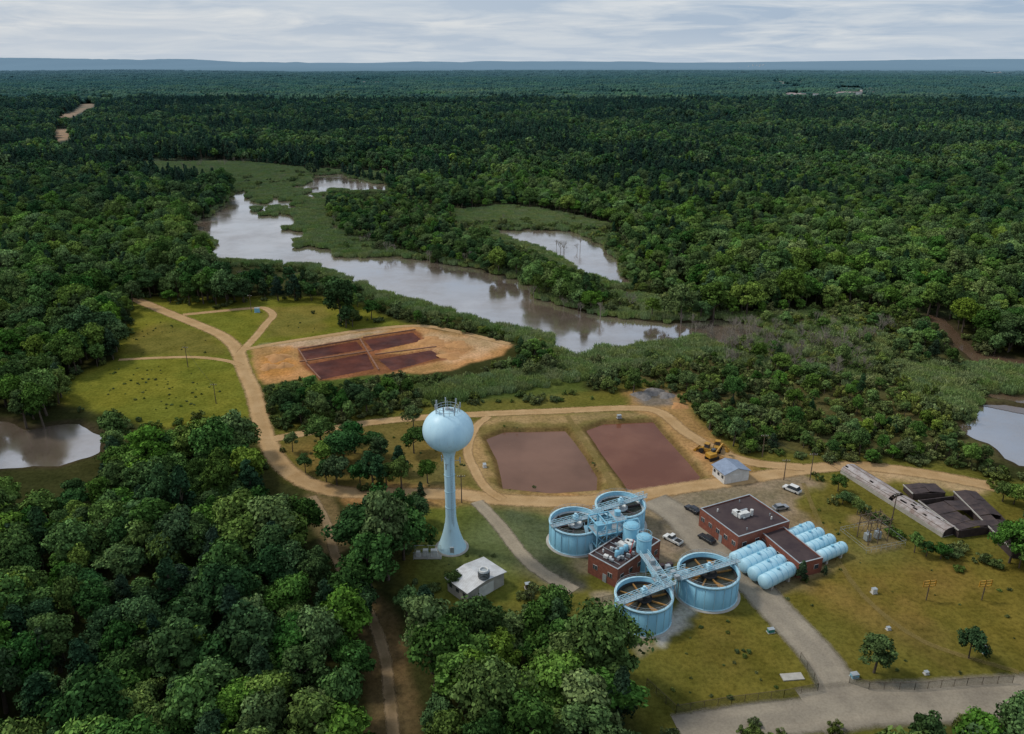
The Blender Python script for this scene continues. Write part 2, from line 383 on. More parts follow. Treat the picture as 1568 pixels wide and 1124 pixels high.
lay([(1005,955),(1045,925),(1062,935),(1045,955),(1012,985)],(.55,.55,.54),3,2,4,.8)
for s_ in sand: lay(s_,(.50,.32,.2),10,6,20)
for s_ in towns: lay(s_,(.12,.15,.07),60,60,90,.8)
lay(PATH,(.16,.11,.055),3,1.5,5,.8,2)
lay(PATH2,(.22,.16,.08),3,1.5,5,.8,2)
for i,sm in enumerate(masks):
    wdt=4. if i<7 else (1.8 if i<9 else 1.)
    w=S(1-np.abs(sm-.5)/wdt)*(.75)
    c=np.array((.06,.045,.03)) if i<7 else (np.array((.15,.09,.04)) if i<9 else np.array((.22,.09,.045)))
    col[:]=col*(1-w[:,None])+c*w[:,None]
mm=S(-sdf(x,y,mp,40)/6.)
for q in ISL: mm=np.maximum(mm,S(-sdf(x,y,q,40)/6.))
mm=mm*(masks[0]>.6); col[:]=col*(1-.9*mm[:,None])+np.array((.13,.165,.05))*(.9*mm[:,None])
ny,nx=Y.shape
idx=np.arange(ny*nx).reshape(ny,nx)
F=np.stack([idx[:-1,:-1],idx[:-1,1:],idx[1:,1:],idx[1:,:-1]],-1).reshape(-1,4)
def groundmat():
    t=NT('ground_soil_and_grass'); p=t.pos()
    a=t.n('ShaderNodeAttribute'); a.attribute_name='gc'; c=a.outputs['Color']
    n1=t.noise(p,.9,6,.7); n2=t.noise(p,.11,5,.65); n3=t.noise(p,.03,4,.6)
    c=t.mix(t.mr(n2,.38,.66,0,.9),c,t.mix(1.,c,(.60,.64,.55),'MULTIPLY'))
    c=t.mix(t.mr(n3,.42,.62,0,.6),c,t.mix(1.,c,(1.4,1.18,1.1),'MULTIPLY'))
    c=t.mix(t.mr(n1,.42,.7,0,.9),c,t.mix(1.,c,(.45,.46,.46),'MULTIPLY'))
    c=t.mix(t.mr(t.noise(p,3.5,3,.7),.5,.75,0,.55),c,t.mix(1.,c,(1.5,1.45,1.3),'MULTIPLY'))
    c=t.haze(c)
    return t.end(t.diff(c,n1,.6,.35).outputs[0])
ground=addobj('ground',mesh_np('ground',np.stack([x,y,z],1),F,[groundmat()],np.concatenate([col,np.ones((len(x),1))],1),smooth=True))
for (P,D,w,nm,mt) in WAT:
    mn=P.min(0)-12; mx=P.max(0)+12; cs=max((mx-mn).max()/260,.4)
    gx=np.arange(mn[0],mx[0],cs); gy=np.arange(mn[1],mx[1],cs)
    gX,gY=np.meshgrid(gx,gy); s_=sdf(gX.ravel(),gY.ravel(),P,20).reshape(gX.shape)
    id_=np.arange(gX.size).reshape(gX.shape)
    q=np.stack([id_[:-1,:-1],id_[:-1,1:],id_[1:,1:],id_[1:,:-1]],-1)[s_[:-1,:-1]<(10 if D<2 and w>2 else 2.2)]
    used,inv=np.unique(q.ravel(),return_inverse=True)
    V=np.stack([gX.ravel()[used],gY.ravel()[used],np.full(len(used),-D/2)],1)
    addobj(nm,mesh_np(nm,V,inv.reshape(-1,4),[mt]))
# ------------------------------------------------------------------ roads (ribbons with ragged soft edges)
def roadmat(name,c,c2,edge,op=1.):
    t=NT(name); p=t.pos()
    a=t.n('ShaderNodeAttribute'); a.attribute_name='rv'; r=a.outputs['Fac']
    n=t.noise(p,.16,5,.65); n1=t.noise(p,2.2,4,.6)
    col=t.mix(t.mr(n,.35,.68),c,c2); col=t.mix(t.mr(n1,.4,.7,0,.6),col,t.mix(1.,col,(.70,.68,.64),'MULTIPLY'))
    tr=t.math('ABSOLUTE',t.math('SUBTRACT',t.math('ABSOLUTE',r),.42)); col=t.mix(t.mr(tr,.0,.22,.45,0),col,t.mix(1.,col,(1.22,1.2,1.18),'MULTIPLY'))
    b=t.diff(col,n1,.4,.1)
    e=t.math('SUBTRACT',t.math('SUBTRACT',1.,t.math('ABSOLUTE',r)),t.math('MULTIPLY',t.noise(p,.45,6,.75),edge))
    al=t.mr(e,-.10,.16,0,op)
    tp=t.n('ShaderNodeBsdfTransparent'); mx=t.n('ShaderNodeMixShader'); t.l(al,mx.inputs[0]); t.l(tp.outputs[0],mx.inputs[1]); t.l(b.outputs[0],mx.inputs[2])
    return t.end(mx.outputs[0])
m_rd=roadmat('sandy_dirt_road',(.46,.31,.165),(.36,.23,.11),.62)
m_rg=roadmat('gravel_road',(.34,.285,.21),(.25,.21,.155),.55)
m_rc=roadmat('worn_asphalt_road',(.31,.27,.21),(.225,.195,.155),.32)
m_rt=roadmat('track_in_grass',(.30,.22,.09),(.2,.16,.05),.9,.5)
m_rf=roadmat('forest_track_soil',(.32,.23,.14),(.18,.13,.07),.7,.9)
def cr(P,n=14):
    P=[P[0]+(P[0]-P[1])]+P+[P[-1]+(P[-1]-P[-2])]; o=[]
    for i in range(1,len(P)-2):
        a,b,c,d=P[i-1:i+3]
        for k in range(n):
            t=k/n; o.append(.5*((2*b)+(c-a)*t+(2*a-5*b+4*c-d)*t*t+(3*b-a-3*c+d)*t**3))
    o.append(P[-2]); return o
zr=[.02]
def road(name,L,w,mat):
    C=cr([G(a,b) for a,b in L]); zr[0]+=.006; V=[];rv=[];F=[];K=9
    for i,p in enumerate(C):
        d=(C[min(i+1,len(C)-1)]-C[max(i-1,0)]); d.z=0; d.normalize(); nrm=Vector((-d.y,d.x,0))
        for k in range(K):
            u=-1+2*k/(K-1); q=p+nrm*u*w/2*1.28; V.append((q.x,q.y,zr[0])); rv.append(u)
    for i in range(len(C)-1):
        for k in range(K-1): F.append((i*K+k,(i+1)*K+k,(i+1)*K+k+1,i*K+k+1))
    addobj(name,mesh_np(name,V,F,[mat],attrs={'rv':rv}))
road('dirt_road',[(200,455),(260,480),(300,496),(340,514),(362,535),(374,568),(388,600),(398,640),(412,680),(432,712),(468,738),(522,753),(600,755),(700,757),(760,764),(840,768),(910,766),(980,758),(1040,748),(1110,738),(1180,727),(1250,717),(1320,714),(1420,726),(1520,745),(1600,762)],7,m_rd)
road('dirt_road',[(368,540),(392,515),(408,495),(418,482),(405,472),(385,472),(340,476),(280,482)],4.5,m_rd)
road('dirt_track',[(182,551),(240,548),(300,547),(345,552),(370,560)],3,m_rd)
road('dirt_road',[(375,535),(430,525),(500,514),(560,505),(640,499),(700,508),(780,527)],4,m_rd)
road('dirt_road',[(420,672),(480,661),(560,648),(640,640),(740,634),(840,630),(960,625),(1010,631),(1050,662),(1100,690),(1150,708),(1230,716)],5.5,m_rd)
road('dirt_track',[(748,638),(728,655),(716,690),(728,722),(745,748),(770,765)],3.5,m_rd)
road('dirt_track',[(868,636),(885,662),(905,690),(930,730),(945,760)],3,m_rt)
road('gravel_path',[(730,768),(765,805),(800,850),(835,880),(880,905)],4.2,m_rg)
road('access_road',[(1150,890),(1180,925),(1215,962),(1252,1003),(1280,1045),(1290,1085),(1230,1096),(1150,1104),(1040,1122)],8.,m_rc)
road('access_road',[(1240,1090),(1330,1078),(1430,1074),(1520,1068),(1640,1062)],10.5,m_rc)
road('access_road',[(1000,765),(1040,790),(1075,830),(1110,860),(1160,900)],9,m_rc)
road('forest_track',[(478,760),(500,800),(513,850),(540,900),(568,945),(588,1000),(596,1060),(603,1140),(606,1260)],3.,m_rf)
road('worn_tyre_track',[(1230,740),(1250,790),(1290,870),(1340,930),(1420,985),(1560,1030)],2,m_rt)
# ------------------------------------------------------------------ tree prototypes
def ring_tube(V,F,a,b,r0,r1,n=6):
    o=len(V); a=Vector(a);b=Vector(b); d=(b-a).normalized(); up=Vector((0,0,1)) if abs(d.z)<.9 else Vector((1,0,0)); r=d.cross(up).normalized(); u=r.cross(d)
    for c,R in((a,r0),(b,r1)):
        for i in range(n):
            t=2*math.pi*i/n; V.append(tuple(c+r*math.cos(t)*R+u*math.sin(t)*R))
    for i in range(n): F.append((o+i,o+(i+1)%n,o+(i+1)%n+n,o+i+n))
def leafquads(C,Nn,size,rg):
    n=len(C); Nn=Nn/np.linalg.norm(Nn,axis=1,keepdims=True)
    rnd=rg.normal(size=(n,3)); T=np.cross(Nn,rnd); T/=np.linalg.norm(T,axis=1,keepdims=True); B=np.cross(Nn,T)
    s=size[:,None]
    k=rg.uniform(.55,1.,size=(n,1))
    V=np.stack([C-T*s,C-B*s*k*.8+Nn*s*.15,C+T*s,C+B*s*k+Nn*s*.1],1).reshape(-1,3)
    return V,np.arange(4*n).reshape(-1,4)
def make_tree(name,seed,H,R,kind,leaf,nl=36,per=125,ls=.42):
    rg=np.random.default_rng(seed); V=[];F=[]
    zc=H*.56; rz=H*.42
    if kind=='broad':
        u=rg.normal(size=(nl,3)); u/=np.linalg.norm(u,axis=1,keepdims=True); u[:,2]=np.where(u[:,2]<-.45,-u[:,2],u[:,2])
        rad=rg.uniform(.42,1.,nl)**.7
        th=np.arctan2(u[:,1],u[:,0]); lob=1+.20*np.sin(2*th+seed)+.14*np.sin(3*th+seed*2.3)
        LC=np.stack([u[:,0]*R*rad*.82*lob,u[:,1]*R*rad*.82*lob,zc+u[:,2]*rz*rad*.86*rg.uniform(.8,1.08,nl)],1)
        LR=rg.uniform(.15,.34,nl)*R
    elif kind=='pine':
        t=np.sort(rg.uniform(0,1,nl)); a=rg.uniform(0,6.28,nl); rr=R*(1-t)**.75*.75*rg.uniform(.6,1.1,nl)
        LC=np.stack([np.cos(a)*rr,np.sin(a)*rr,H*(.25+.71*t)],1); LR=R*(.20+.18*(1-t))
    elif kind=='shrub':
        a=rg.uniform(0,6.28,nl); rr=R*np.sqrt(rg.uniform(0,1,nl))*.85
        LC=np.stack([np.cos(a)*rr,np.sin(a)*rr,H*rg.uniform(.15,.8,nl)*(1-.4*(rr/R)**2)],1); LR=rg.uniform(.15,.30,nl)*R
    lb=rg.uniform(.55,1.35,nl)
    li=np.repeat(np.arange(nl),per); n=len(li)
    d=rg.normal(size=(n,3)); d/=np.linalg.norm(d,axis=1,keepdims=True); d[:,2]=np.where(rg.uniform(size=n)<.6,np.abs(d[:,2]),d[:,2])
    d[:,2]*=.8
    C=LC[li]+d*(LR[li]*rg.uniform(.6,1.25,n))[:,None]
    if kind=='pine': C[:,2]-=.25*np.hypot(C[:,0],C[:,1])*.4
    Nn=d+rg.normal(size=(n,3))*.5+np.array((0,0,.25))
    QV,QF=leafquads(C,Nn,rg.uniform(.55,1.25,n)*ls,rg)
    br=lb[li]*rg.uniform(.6,1.4,n)*(.68+.48*np.clip((C[:,2]-H*.3)/(H*.65),0,1))  # random leaf tone, plus light tops and dark interior painted in by height
    tw=.028*H
    lean=rg.normal(size=2)*.03*H
    pts=[(0,0,-.4),(lean[0]*.4,lean[1]*.4,H*.3),(lean[0],lean[1],H*.62),(lean[0],lean[1],H*.86)]
    for i,(r0,r1) in enumerate(((1,.72),(.72,.42),(.42,.12))): ring_tube(V,F,pts[i],pts[i+1],tw*r0*.9,tw*r1*.9,7)
    for i in range(0,nl,max(1,nl//10)):
        ring_tube(V,F,(lean[0]*.6,lean[1]*.6,min(LC[i,2]*.72,H*.6)),LC[i],tw*.32,tw*.08,5)
    nb=len(V); TV=np.array(V); TF=np.array(F)
    VV=np.concatenate([TV,QV]); FF=np.concatenate([TF,QF+nb])
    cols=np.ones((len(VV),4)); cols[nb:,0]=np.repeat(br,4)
    return mesh_np(name,VV,FF,[m_bark,leaf],cols,np.concatenate([np.zeros(len(TF)),np.ones(len(QF))]))
def coll(name,meshes):
    c=bpy.data.collections.new(name)
    for i,me in enumerate(meshes):
        o=bpy.data.objects.new(me.name,me); c.objects.link(o)
    return c
HH=[14,15.5,13,16.5,14.5,12.5,15,18,11]; RR=[4.9,5.6,5.2,5.8,4.4,4.8,6.2,4.9,4.2]; NL=[48,54,44,58,44,42,60,56,36]
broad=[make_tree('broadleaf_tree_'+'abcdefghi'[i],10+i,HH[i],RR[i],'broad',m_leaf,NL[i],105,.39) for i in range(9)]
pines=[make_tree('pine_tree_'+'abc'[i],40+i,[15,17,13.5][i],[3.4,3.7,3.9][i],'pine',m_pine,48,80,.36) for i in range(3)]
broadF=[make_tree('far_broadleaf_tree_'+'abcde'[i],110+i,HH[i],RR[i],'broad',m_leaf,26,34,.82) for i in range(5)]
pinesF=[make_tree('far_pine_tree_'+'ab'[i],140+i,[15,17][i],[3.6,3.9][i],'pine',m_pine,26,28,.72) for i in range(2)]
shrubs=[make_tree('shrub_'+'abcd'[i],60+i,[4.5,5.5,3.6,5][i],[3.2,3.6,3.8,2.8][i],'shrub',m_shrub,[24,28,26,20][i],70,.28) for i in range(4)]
def make_bare(name,seed):
    rd=random.Random(seed); V=[];F=[]
    def grow(p,d,L,r,k):
        q=p+d*L; ring_tube(V,F,p,q,r,r*.6,4)
        if k==0: return
        for _ in range(rd.choice((3,4))):
            nd=(d+Vector((rd.uniform(-1,1),rd.uniform(-1,1),rd.uniform(-.2,.8)))*.75).normalized()
            grow(p+d*L*rd.uniform(.5,1),nd,L*rd.uniform(.5,.75),r*.55,k-1)
    grow(Vector((0,0,-.3)),Vector((0,0,1)),3.6,.16,4)
    return mesh_np(name,V,F,[m_dead])
bares=[make_bare('bare_tree_a',1),make_bare('bare_tree_b',2)]
def make_reed(name,seed):
    rg=np.random.default_rng(seed); n=420; a=rg.uniform(0,6.28,n); r=2.6*np.sqrt(rg.uniform(0,1,n)); h=rg.uniform(1.2,2.4,n)
    b=np.stack([np.cos(a)*r,np.sin(a)*r,np.zeros(n)],1); t=rg.uniform(0,6.28,n); w=np.stack([np.cos(t),np.sin(t),0*t],1)*.09
    tip=b+np.stack([rg.normal(size=n)*.6,rg.normal(size=n)*.6,h],1)
    V=np.stack([b-w,b+w,tip+w*.8,tip-w*.8],1).reshape(-1,3); c=np.ones((4*n,4)); c[:,0]=np.repeat(rg.uniform(.7,1.5,n),4)
    return mesh_np(name,V,np.arange(4*n).reshape(-1,4),[m_reed],c)
reedm=[make_reed('reed_clump_a',1),make_reed('reed_clump_b',2)]
def ico():
    import bmesh
    bm=bmesh.new(); bmesh.ops.create_icosphere(bm,subdivisions=2,radius=1); v=np.array([p.co[:] for p in bm.verts]); f=np.array([[q.index for q in fc.verts] for fc in bm.faces]); bm.free(); return v,f
iv,if_=ico()
def make_patch(name,seed):
    rg=np.random.default_rng(seed); V=[];F=[];C=[];o=0
    N=15; sp=8.2
    for i in range(N):
        for j in range(N):
            cx=(i-N/2+rg.uniform(-.45,.45))*sp; cy=(j-N/2+rg.uniform(-.45,.45))*sp
            if math.hypot(cx,cy)>N*sp*.54: continue
            R=rg.uniform(3.8,6.2); Hh=rg.uniform(7.5,14)+3*math.sin(cx*.05+seed)
            n=iv*(1+rg.normal(size=(len(iv),1))*.18)
            v=n*np.array((R,R,R*.9))+np.array((cx,cy,Hh-R*.5))
            V.append(v);F.append(if_+o);o+=len(v)
            c=np.ones((len(v),4)); c[:,0]=rg.uniform(.42,.9)*(.55+.5*np.clip(iv[:,2]+.2,0,1))*rg.uniform(.6,1.2,len(v)); C.append(c)  # random crown tone; lit tops and self-shadow dimming painted into the colour
    return mesh_np(name,np.concatenate(V),np.concatenate(F),[m_leaf],np.concatenate(C))
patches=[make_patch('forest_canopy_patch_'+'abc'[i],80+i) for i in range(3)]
# ------------------------------------------------------------------ instancing
def scatter(name,P,rot,scl,idx,cl):
    n=len(P); me=bpy.data.meshes.new(name); me.vertices.add(n); me.vertices.foreach_set('co',np.asarray(P,np.float32).ravel())
    a=me.attributes.new('irot','FLOAT_VECTOR','POINT'); a.data.foreach_set('vector',np.asarray(rot,np.float32).ravel())
    a=me.attributes.new('iscl','FLOAT_VECTOR','POINT'); a.data.foreach_set('vector',np.asarray(scl,np.float32).ravel())
    a=me.attributes.new('iidx','INT','POINT'); a.data.foreach_set('value',np.asarray(idx,np.int32))
    me.update(); o=addobj(name,me)
    g=bpy.data.node_groups.new(name+'_scatter','GeometryNodeTree')
    g.interface.new_socket('Geometry',in_out='INPUT',socket_type='NodeSocketGeometry'); g.interface.new_socket('Geometry',in_out='OUTPUT',socket_type='NodeSocketGeometry')
    N=g.nodes; gi=N.new('NodeGroupInput'); go=N.new('NodeGroupOutput'); ip=N.new('GeometryNodeInstanceOnPoints'); ci=N.new('GeometryNodeCollectionInfo')
    ci.inputs['Collection'].default_value=cl; ci.inputs['Separate Children'].default_value=True; ci.inputs['Reset Children'].default_value=True
    def na(nm,t):
        q=N.new('GeometryNodeInputNamedAttribute'); q.data_type=t; q.inputs['Name'].default_value=nm; return q.outputs['Attribute']
    e=N.new('FunctionNodeEulerToRotation'); L=g.links.new
    L(na('irot','FLOAT_VECTOR'),e.inputs[0]); L(e.outputs[0],ip.inputs['Rotation']); L(na('iscl','FLOAT_VECTOR'),ip.inputs['Scale']); L(na('iidx','INT'),ip.inputs['Instance Index'])
    ip.inputs['Pick Instance'].default_value=True
    L(ci.outputs[0],ip.inputs['Instance']); L(gi.outputs[0],ip.inputs['Points']); L(ip.outputs[0],go.inputs[0])
    md=o.modifiers.new('scatter','NODES'); md.node_group=g; return o
def jgrid(y0,y1,sp,j=.42,kx=.70,mx=45):
    gy=np.arange(y0,y1,sp*.9); out=[]
    for r,yy in enumerate(gy):
        w=kx*yy+mx; gx=np.arange(-w,w,sp)+(sp/2 if r%2 else 0)
        out.append(np.stack([gx,np.full(len(gx),yy)],1))
    P=np.concatenate(out); P+=rng.uniform(-j,j,P.shape)*sp; return P
def ok_tree(P,h,R,polys,z0=0):
    bad=np.zeros(len(P),bool); X,Y=P[:,0],P[:,1]
    for zf,dx in((0,0),(.45,0),(.7,0),(1.0,0),(.62,.75),(.62,-.75),(.9,.4),(.9,-.4)):
        a,b=proj(X+dx*R,Y,z0+zf*h)
        for pl in polys: bad|=inpoly(a,b,pl)
    return ~bad
cb,cp,cs_,cbare,cr_,cpt=coll('broadleaf_tree_prototypes',broad),coll('pine_tree_prototypes',pines),coll('shrub_prototypes',shrubs),coll('bare_tree_prototypes',bares),coll('reed_prototypes',reedm),coll('canopy_patch_prototypes',patches)
cbF,cpF=coll('far_broadleaf_prototypes',broadF),coll('far_pine_prototypes',pinesF)
SCRUB=[(895,545),(1060,515),(1110,500),(1180,480),(1300,470),(1420,490),(1640,580),(1640,740),(1300,712),(1150,700),(1060,640),(1030,600),(900,600)]
BROWN=[(1090,500),(1190,480),(1330,490),(1380,540),(1330,600),(1200,570),(1100,560)]
STRIP=[(400,570),(640,560),(790,535),(900,540),(900,560),(640,600),(640,640),(410,670)]
SH2=[(500,300),(560,285),(700,330),(940,350),(1010,420),(1100,480),(1000,490),(900,470),(780,420),(520,392)]
PR=[]
for (y0,y1,sp,sc) in((70,330,6.3,1.),(330,900,7.0,1.),(900,1700,8.6,1.12),(1700,2600,10.5,1.3)):
    P=jgrid(y0,y1,sp)
    s=rng.uniform(.60,1.14,len(P))*sc*(.84+.40*S((fbm(P[:,0],P[:,1],45,71)-.3)/.4))
    bx,by=proj(P[:,0],P[:,1],0*P[:,0])
    scr=inpoly(bx,by,SCRUB); stp=inpoly(bx,by,STRIP); sh2=inpoly(bx,by,SH2); brn=inpoly(bx,by,BROWN)
    s=np.where(scr,s*rng.uniform(.38,.72,len(P)),s); s=np.where(stp|sh2,s*.66,s)
    keep=ok_tree(P,15.5*s,5*s,NOTREE)
    for r in reeds: keep&=~inpoly(bx,by,r)
    keep&=rng.uniform(size=len(P))>np.where(brn,.85,np.where(scr,.5,.03))
    PR.append(np.concatenate([P[keep],s[keep,None]],1))
T=np.concatenate(PR); n=len(T)
tz=gheight(T[:,0],T[:,1])[0]
pn=fbm(T[:,0],T[:,1]*1.6,170,51)
bx,by=proj(T[:,0],T[:,1],0*tz)
lowleft=inpoly(bx,by,[(-200,560),(430,660),(560,900),(560,1300),(-200,1300)])
upl=T[:,1]>650
isp=(rng.uniform(size=n)<np.where(upl,S((pn-.48)/.08)*.85+.06,np.where(lowleft,.20,.08)))
rot=np.stack([rng.normal(size=n)*.06,rng.normal(size=n)*.06,rng.uniform(0,6.28,n)],1)
scl=np.stack([T[:,2]*rng.uniform(.82,1.25,n),T[:,2]*rng.uniform(.82,1.25,n),T[:,2]*rng.uniform(.82,1.12,n)],1)
PT=np.stack([T[:,0],T[:,1],tz],1)
fr=T[:,1]>800
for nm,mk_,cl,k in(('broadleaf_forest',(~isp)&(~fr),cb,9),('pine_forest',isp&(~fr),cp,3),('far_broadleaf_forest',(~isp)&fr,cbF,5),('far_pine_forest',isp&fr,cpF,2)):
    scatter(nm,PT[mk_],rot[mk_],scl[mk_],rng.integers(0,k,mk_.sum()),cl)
P=[]; yy=2560.
while yy<11500:
    w=.70*yy+60; sp=86 if yy<6000 else 104
    gx=np.arange(-w,w,sp); P.append(np.stack([gx+rng.uniform(-12,12,len(gx)),np.full(len(gx),yy)+rng.uniform(-12,12,len(gx))],1)); yy+=sp*.9
P=np.concatenate(P); tz=terr(P[:,0],P[:,1]); bx,by=proj(P[:,0],P[:,1],0*tz)
kp=~inpoly(bx,by,sand[2])
for tw_ in towns: kp&=~(inpoly(bx,by,tw_)&(rng.uniform(size=len(P))<.88))
P=P[kp];tz=tz[kp]; n=len(P)
s=rng.uniform(.9,1.2,n)
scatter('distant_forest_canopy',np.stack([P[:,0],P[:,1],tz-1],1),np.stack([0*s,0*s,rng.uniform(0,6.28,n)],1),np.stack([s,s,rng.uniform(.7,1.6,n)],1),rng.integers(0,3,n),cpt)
# shrubs: marsh edges, scrub, forest margins
P=jgrid(90,900,4.4); bx,by=proj(P[:,0],P[:,1],0*P[:,0]); n=len(P)
den=np.full(n,.0)
for poly,dd in((SCRUB,.62),(STRIP,.6),(SH2,.55),(BROWN,.38)): den=np.where(inpoly(bx,by,poly),dd,den)
for r in reeds: den=np.where(inpoly(bx,by,r),.03,den)
PG=GA(lake); sl=sdf(P[:,0],P[:,1],PG,40); sl2=sdf(P[:,0],P[:,1],GA(lake2),40)
den=np.where((np.minimum(sl,sl2)<20)&(np.minimum(sl,sl2)>4)&(den<.1),.3,den)
s=rng.uniform(.45,1.25,n); keep=(rng.uniform(size=n)<den)&ok_tree(P,4.5*s,2.5*s,[F1,ROAD,SITE,lake,lake2,waterL,waterR,chan,chan2])
P=P[keep];s=s[keep];n=len(P); zz=gheight(P[:,0],P[:,1])[0]
scatter('marsh_shrubs',np.stack([P[:,0],P[:,1],zz],1),np.stack([0*s,0*s,rng.uniform(0,6.28,n)],1),np.stack([s,s,s*rng.uniform(.7,1.2,n)],1),rng.integers(0,4,n),cs_)
P=jgrid(95,420,3.6); dd=np.full(len(P),60.)
for pl in(F1,SITE): dd=np.minimum(dd,np.abs(sdf(P[:,0],P[:,1],GA(pl),40)))
s=rng.uniform(.25,.8,len(P)); keep=(dd<9)&(rng.uniform(size=len(P))<.35)&ok_tree(P,4.*s,2.*s,[F1,ROAD,SITE,PATH,PATH2,lake,waterL,waterR])
P=P[keep];s=s[keep];n=len(P)
scatter('edge_undergrowth',np.stack([P[:,0],P[:,1],0*s],1),np.stack([0*s,0*s,rng.uniform(0,6.28,n)],1),np.stack([s,s,s],1),rng.integers(0,4,n),cs_)
# weeds and tufts on the rough grass
P=jgrid(100,420,1.7); bx,by=proj(P[:,0],P[:,1],0*P[:,0])
GRS=[[(440,668),(640,645),(715,652),(712,745),(560,745),(470,735)],[(655,775),(715,775),(770,850),(690,868),(655,860)],[(1000,1000),(1100,945),(1150,945),(1240,1050),(1040,1085)],[(1300,860),(1550,880),(1568,1040),(1310,1030),(1200,920)],[(110,592),(190,560),(345,560),(375,600),(245,635)],[(215,480),(335,520),(345,542),(195,542)],[(425,475),(500,475),(480,510),(410,515)],[(740,648),(870,645),(880,654),(745,660)],[(915,750),(760,750),(745,700),(755,745)],[(1230,750),(1290,790),(1300,850),(1250,800)],[(890,660),(925,735),(935,750),(905,715)]]
kp=np.zeros(len(P),bool)
for g_ in GRS: kp|=inpoly(bx,by,g_)
kp&=rng.uniform(size=len(P))<.09*S((fbm(P[:,0],P[:,1],16,91)-.35)/.3)+.012
P=P[kp]; n=len(P); s=rng.uniform(.05,.15,n)
scatter('rough_grass_weeds',np.stack([P[:,0],P[:,1],0*s-.02],1),np.stack([0*s,0*s,rng.uniform(0,6.28,n)],1),np.stack([s*1.3,s*1.3,s],1),rng.integers(0,4,n),cs_)
# reeds
P=jgrid(200,1000,3.0); bx,by=proj(P[:,0],P[:,1],0*P[:,0]); kp=np.zeros(len(P),bool)
for r in reeds: kp|=inpoly(bx,by,r)
kp|=inpoly(bx,by,BROWN)&(rng.uniform(size=len(P))<.4)
zz,mk=gheight(P[:,0],P[:,1])
kp|=(sdf(P[:,0],P[:,1],mp,40)<0)&(mk[0]>1.)
for q in ISL: kp|=(sdf(P[:,0],P[:,1],q,40)<6)&(mk[0]>0.)
m01=np.minimum(mk[0],mk[1])
kp|=(m01<11)&(m01>.6)&(rng.uniform(size=len(P))<.8)&~inpoly(bx,by,F1)
kp&=zz>-.55
P=P[kp];zz=zz[kp];n=len(P);s=rng.uniform(.7,1.2,n)
scatter('marsh_reeds',np.stack([P[:,0],P[:,1],zz],1),np.stack([0*s,0*s,rng.uniform(0,6.28,n)],1),np.stack([s,s,s],1),rng.integers(0,2,n),cr_)
# bare dead trees near water
B=[(1085,520),(1098,525),(1110,522),(1118,530),(1070,512),(820,460),(868,470),(880,476),(925,490),(700,392),(720,402),(650,398),(350,430),(372,432),(1165,520),(1180,530),(1210,545),(1050,500),(965,470),(598,392)]
B+=[(random.uniform(1110,1360),random.uniform(500,580)) for _ in range(55)]+[(random.uniform(520,900),random.uniform(335,400)) for _ in range(12)]+[(random.uniform(200,480),random.uniform(248,275)) for _ in range(12)]
P=[]
for a,b in B:
    for k in range(2): q=G(a+random.uniform(-10,10),b+random.uniform(-4,4)); P.append((q.x,q.y,-.4))
n=len(P); s=rng.uniform(.7,1.4,n)
scatter('dead_marsh_trees',P,np.stack([0*s,0*s,rng.uniform(0,6.28,n)],1),np.stack([s,s,s],1),rng.integers(0,2,n),cbare)
# individually standing trees
def tree(px,py,s,kind='b',i=None):
    q=G(px,py); me={'b':broad,'p':pines,'s':shrubs}[kind]; i=random.randrange(len(me)) if i is None else i
    o=addobj({'b':'broadleaf_tree','p':'pine_tree','s':'shrub'}[kind],me[i],loc=q); o.scale=(s*random.uniform(.95,1.3),s*random.uniform(.95,1.3),s); o.rotation_euler=(0,0,random.uniform(0,6.28))
for a in [(530,502,.78),(540,500,.6),(448,692,.5),(468,724,.5),(492,686,.72),(500,716,.65),(516,742,.9),(528,712,.85),(543,694,.8),(536,678,.6),(582,712,.7),(575,700,.6),(612,724,.68,'p'),(634,694,.7),(655,740,.5),(633,654,.65),(510,702,.6,'p'),(552,745,.75),(572,748,.7),(592,744,.7),(500,738,.5),(615,748,.6),
  (1226,890,.40,'p'),(1338,1030,.66,'b',4),(1483,1008,.60,'b',5),(1290,772,.36),(1312,788,.34),(1283,752,.36),(1400,846,.34),(1440,856,.36),(1418,852,.32),(1545,862,.8),(1562,850,.9),(1568,790,.7),(1552,772,.5),(1535,768,.4),(1580,830,.9),(1262,882,.22,'p'),(645,770,.4,'p'),(640,800,.55),(1575,880,.7),
  (695,905,.35),(1600,815,1.)]: tree(*a)
for a in [(1255,735,.4,'s'),(1248,728,.3,'s'),(186,515,.9,'s'),(196,512,.8,'s'),(176,520,1.,'s'),(168,512,1.1,'s'),(480,480,.4,'s'),(1468,873,.35,'s'),(1045,612,.6,'s'),(1180,690,.6,'s'),(1225,700,.5,'s'),(1275,770,.6,'s'),(1300,765,.6,'s'),(1325,785,.6,'s'),(1343,798,.6,'s'),(1355,800,.5,'s'),(1370,820,.6,'s'),(1455,850,.7,'s'),(1470,842,.6,'s'),(1232,890,.3,'s'),(1520,745,.6,'s'),(1500,860,.6,'s'),(1520,866,.6,'s'),(815,905,.4,'s'),(800,915,.4,'s')]: tree(*a)
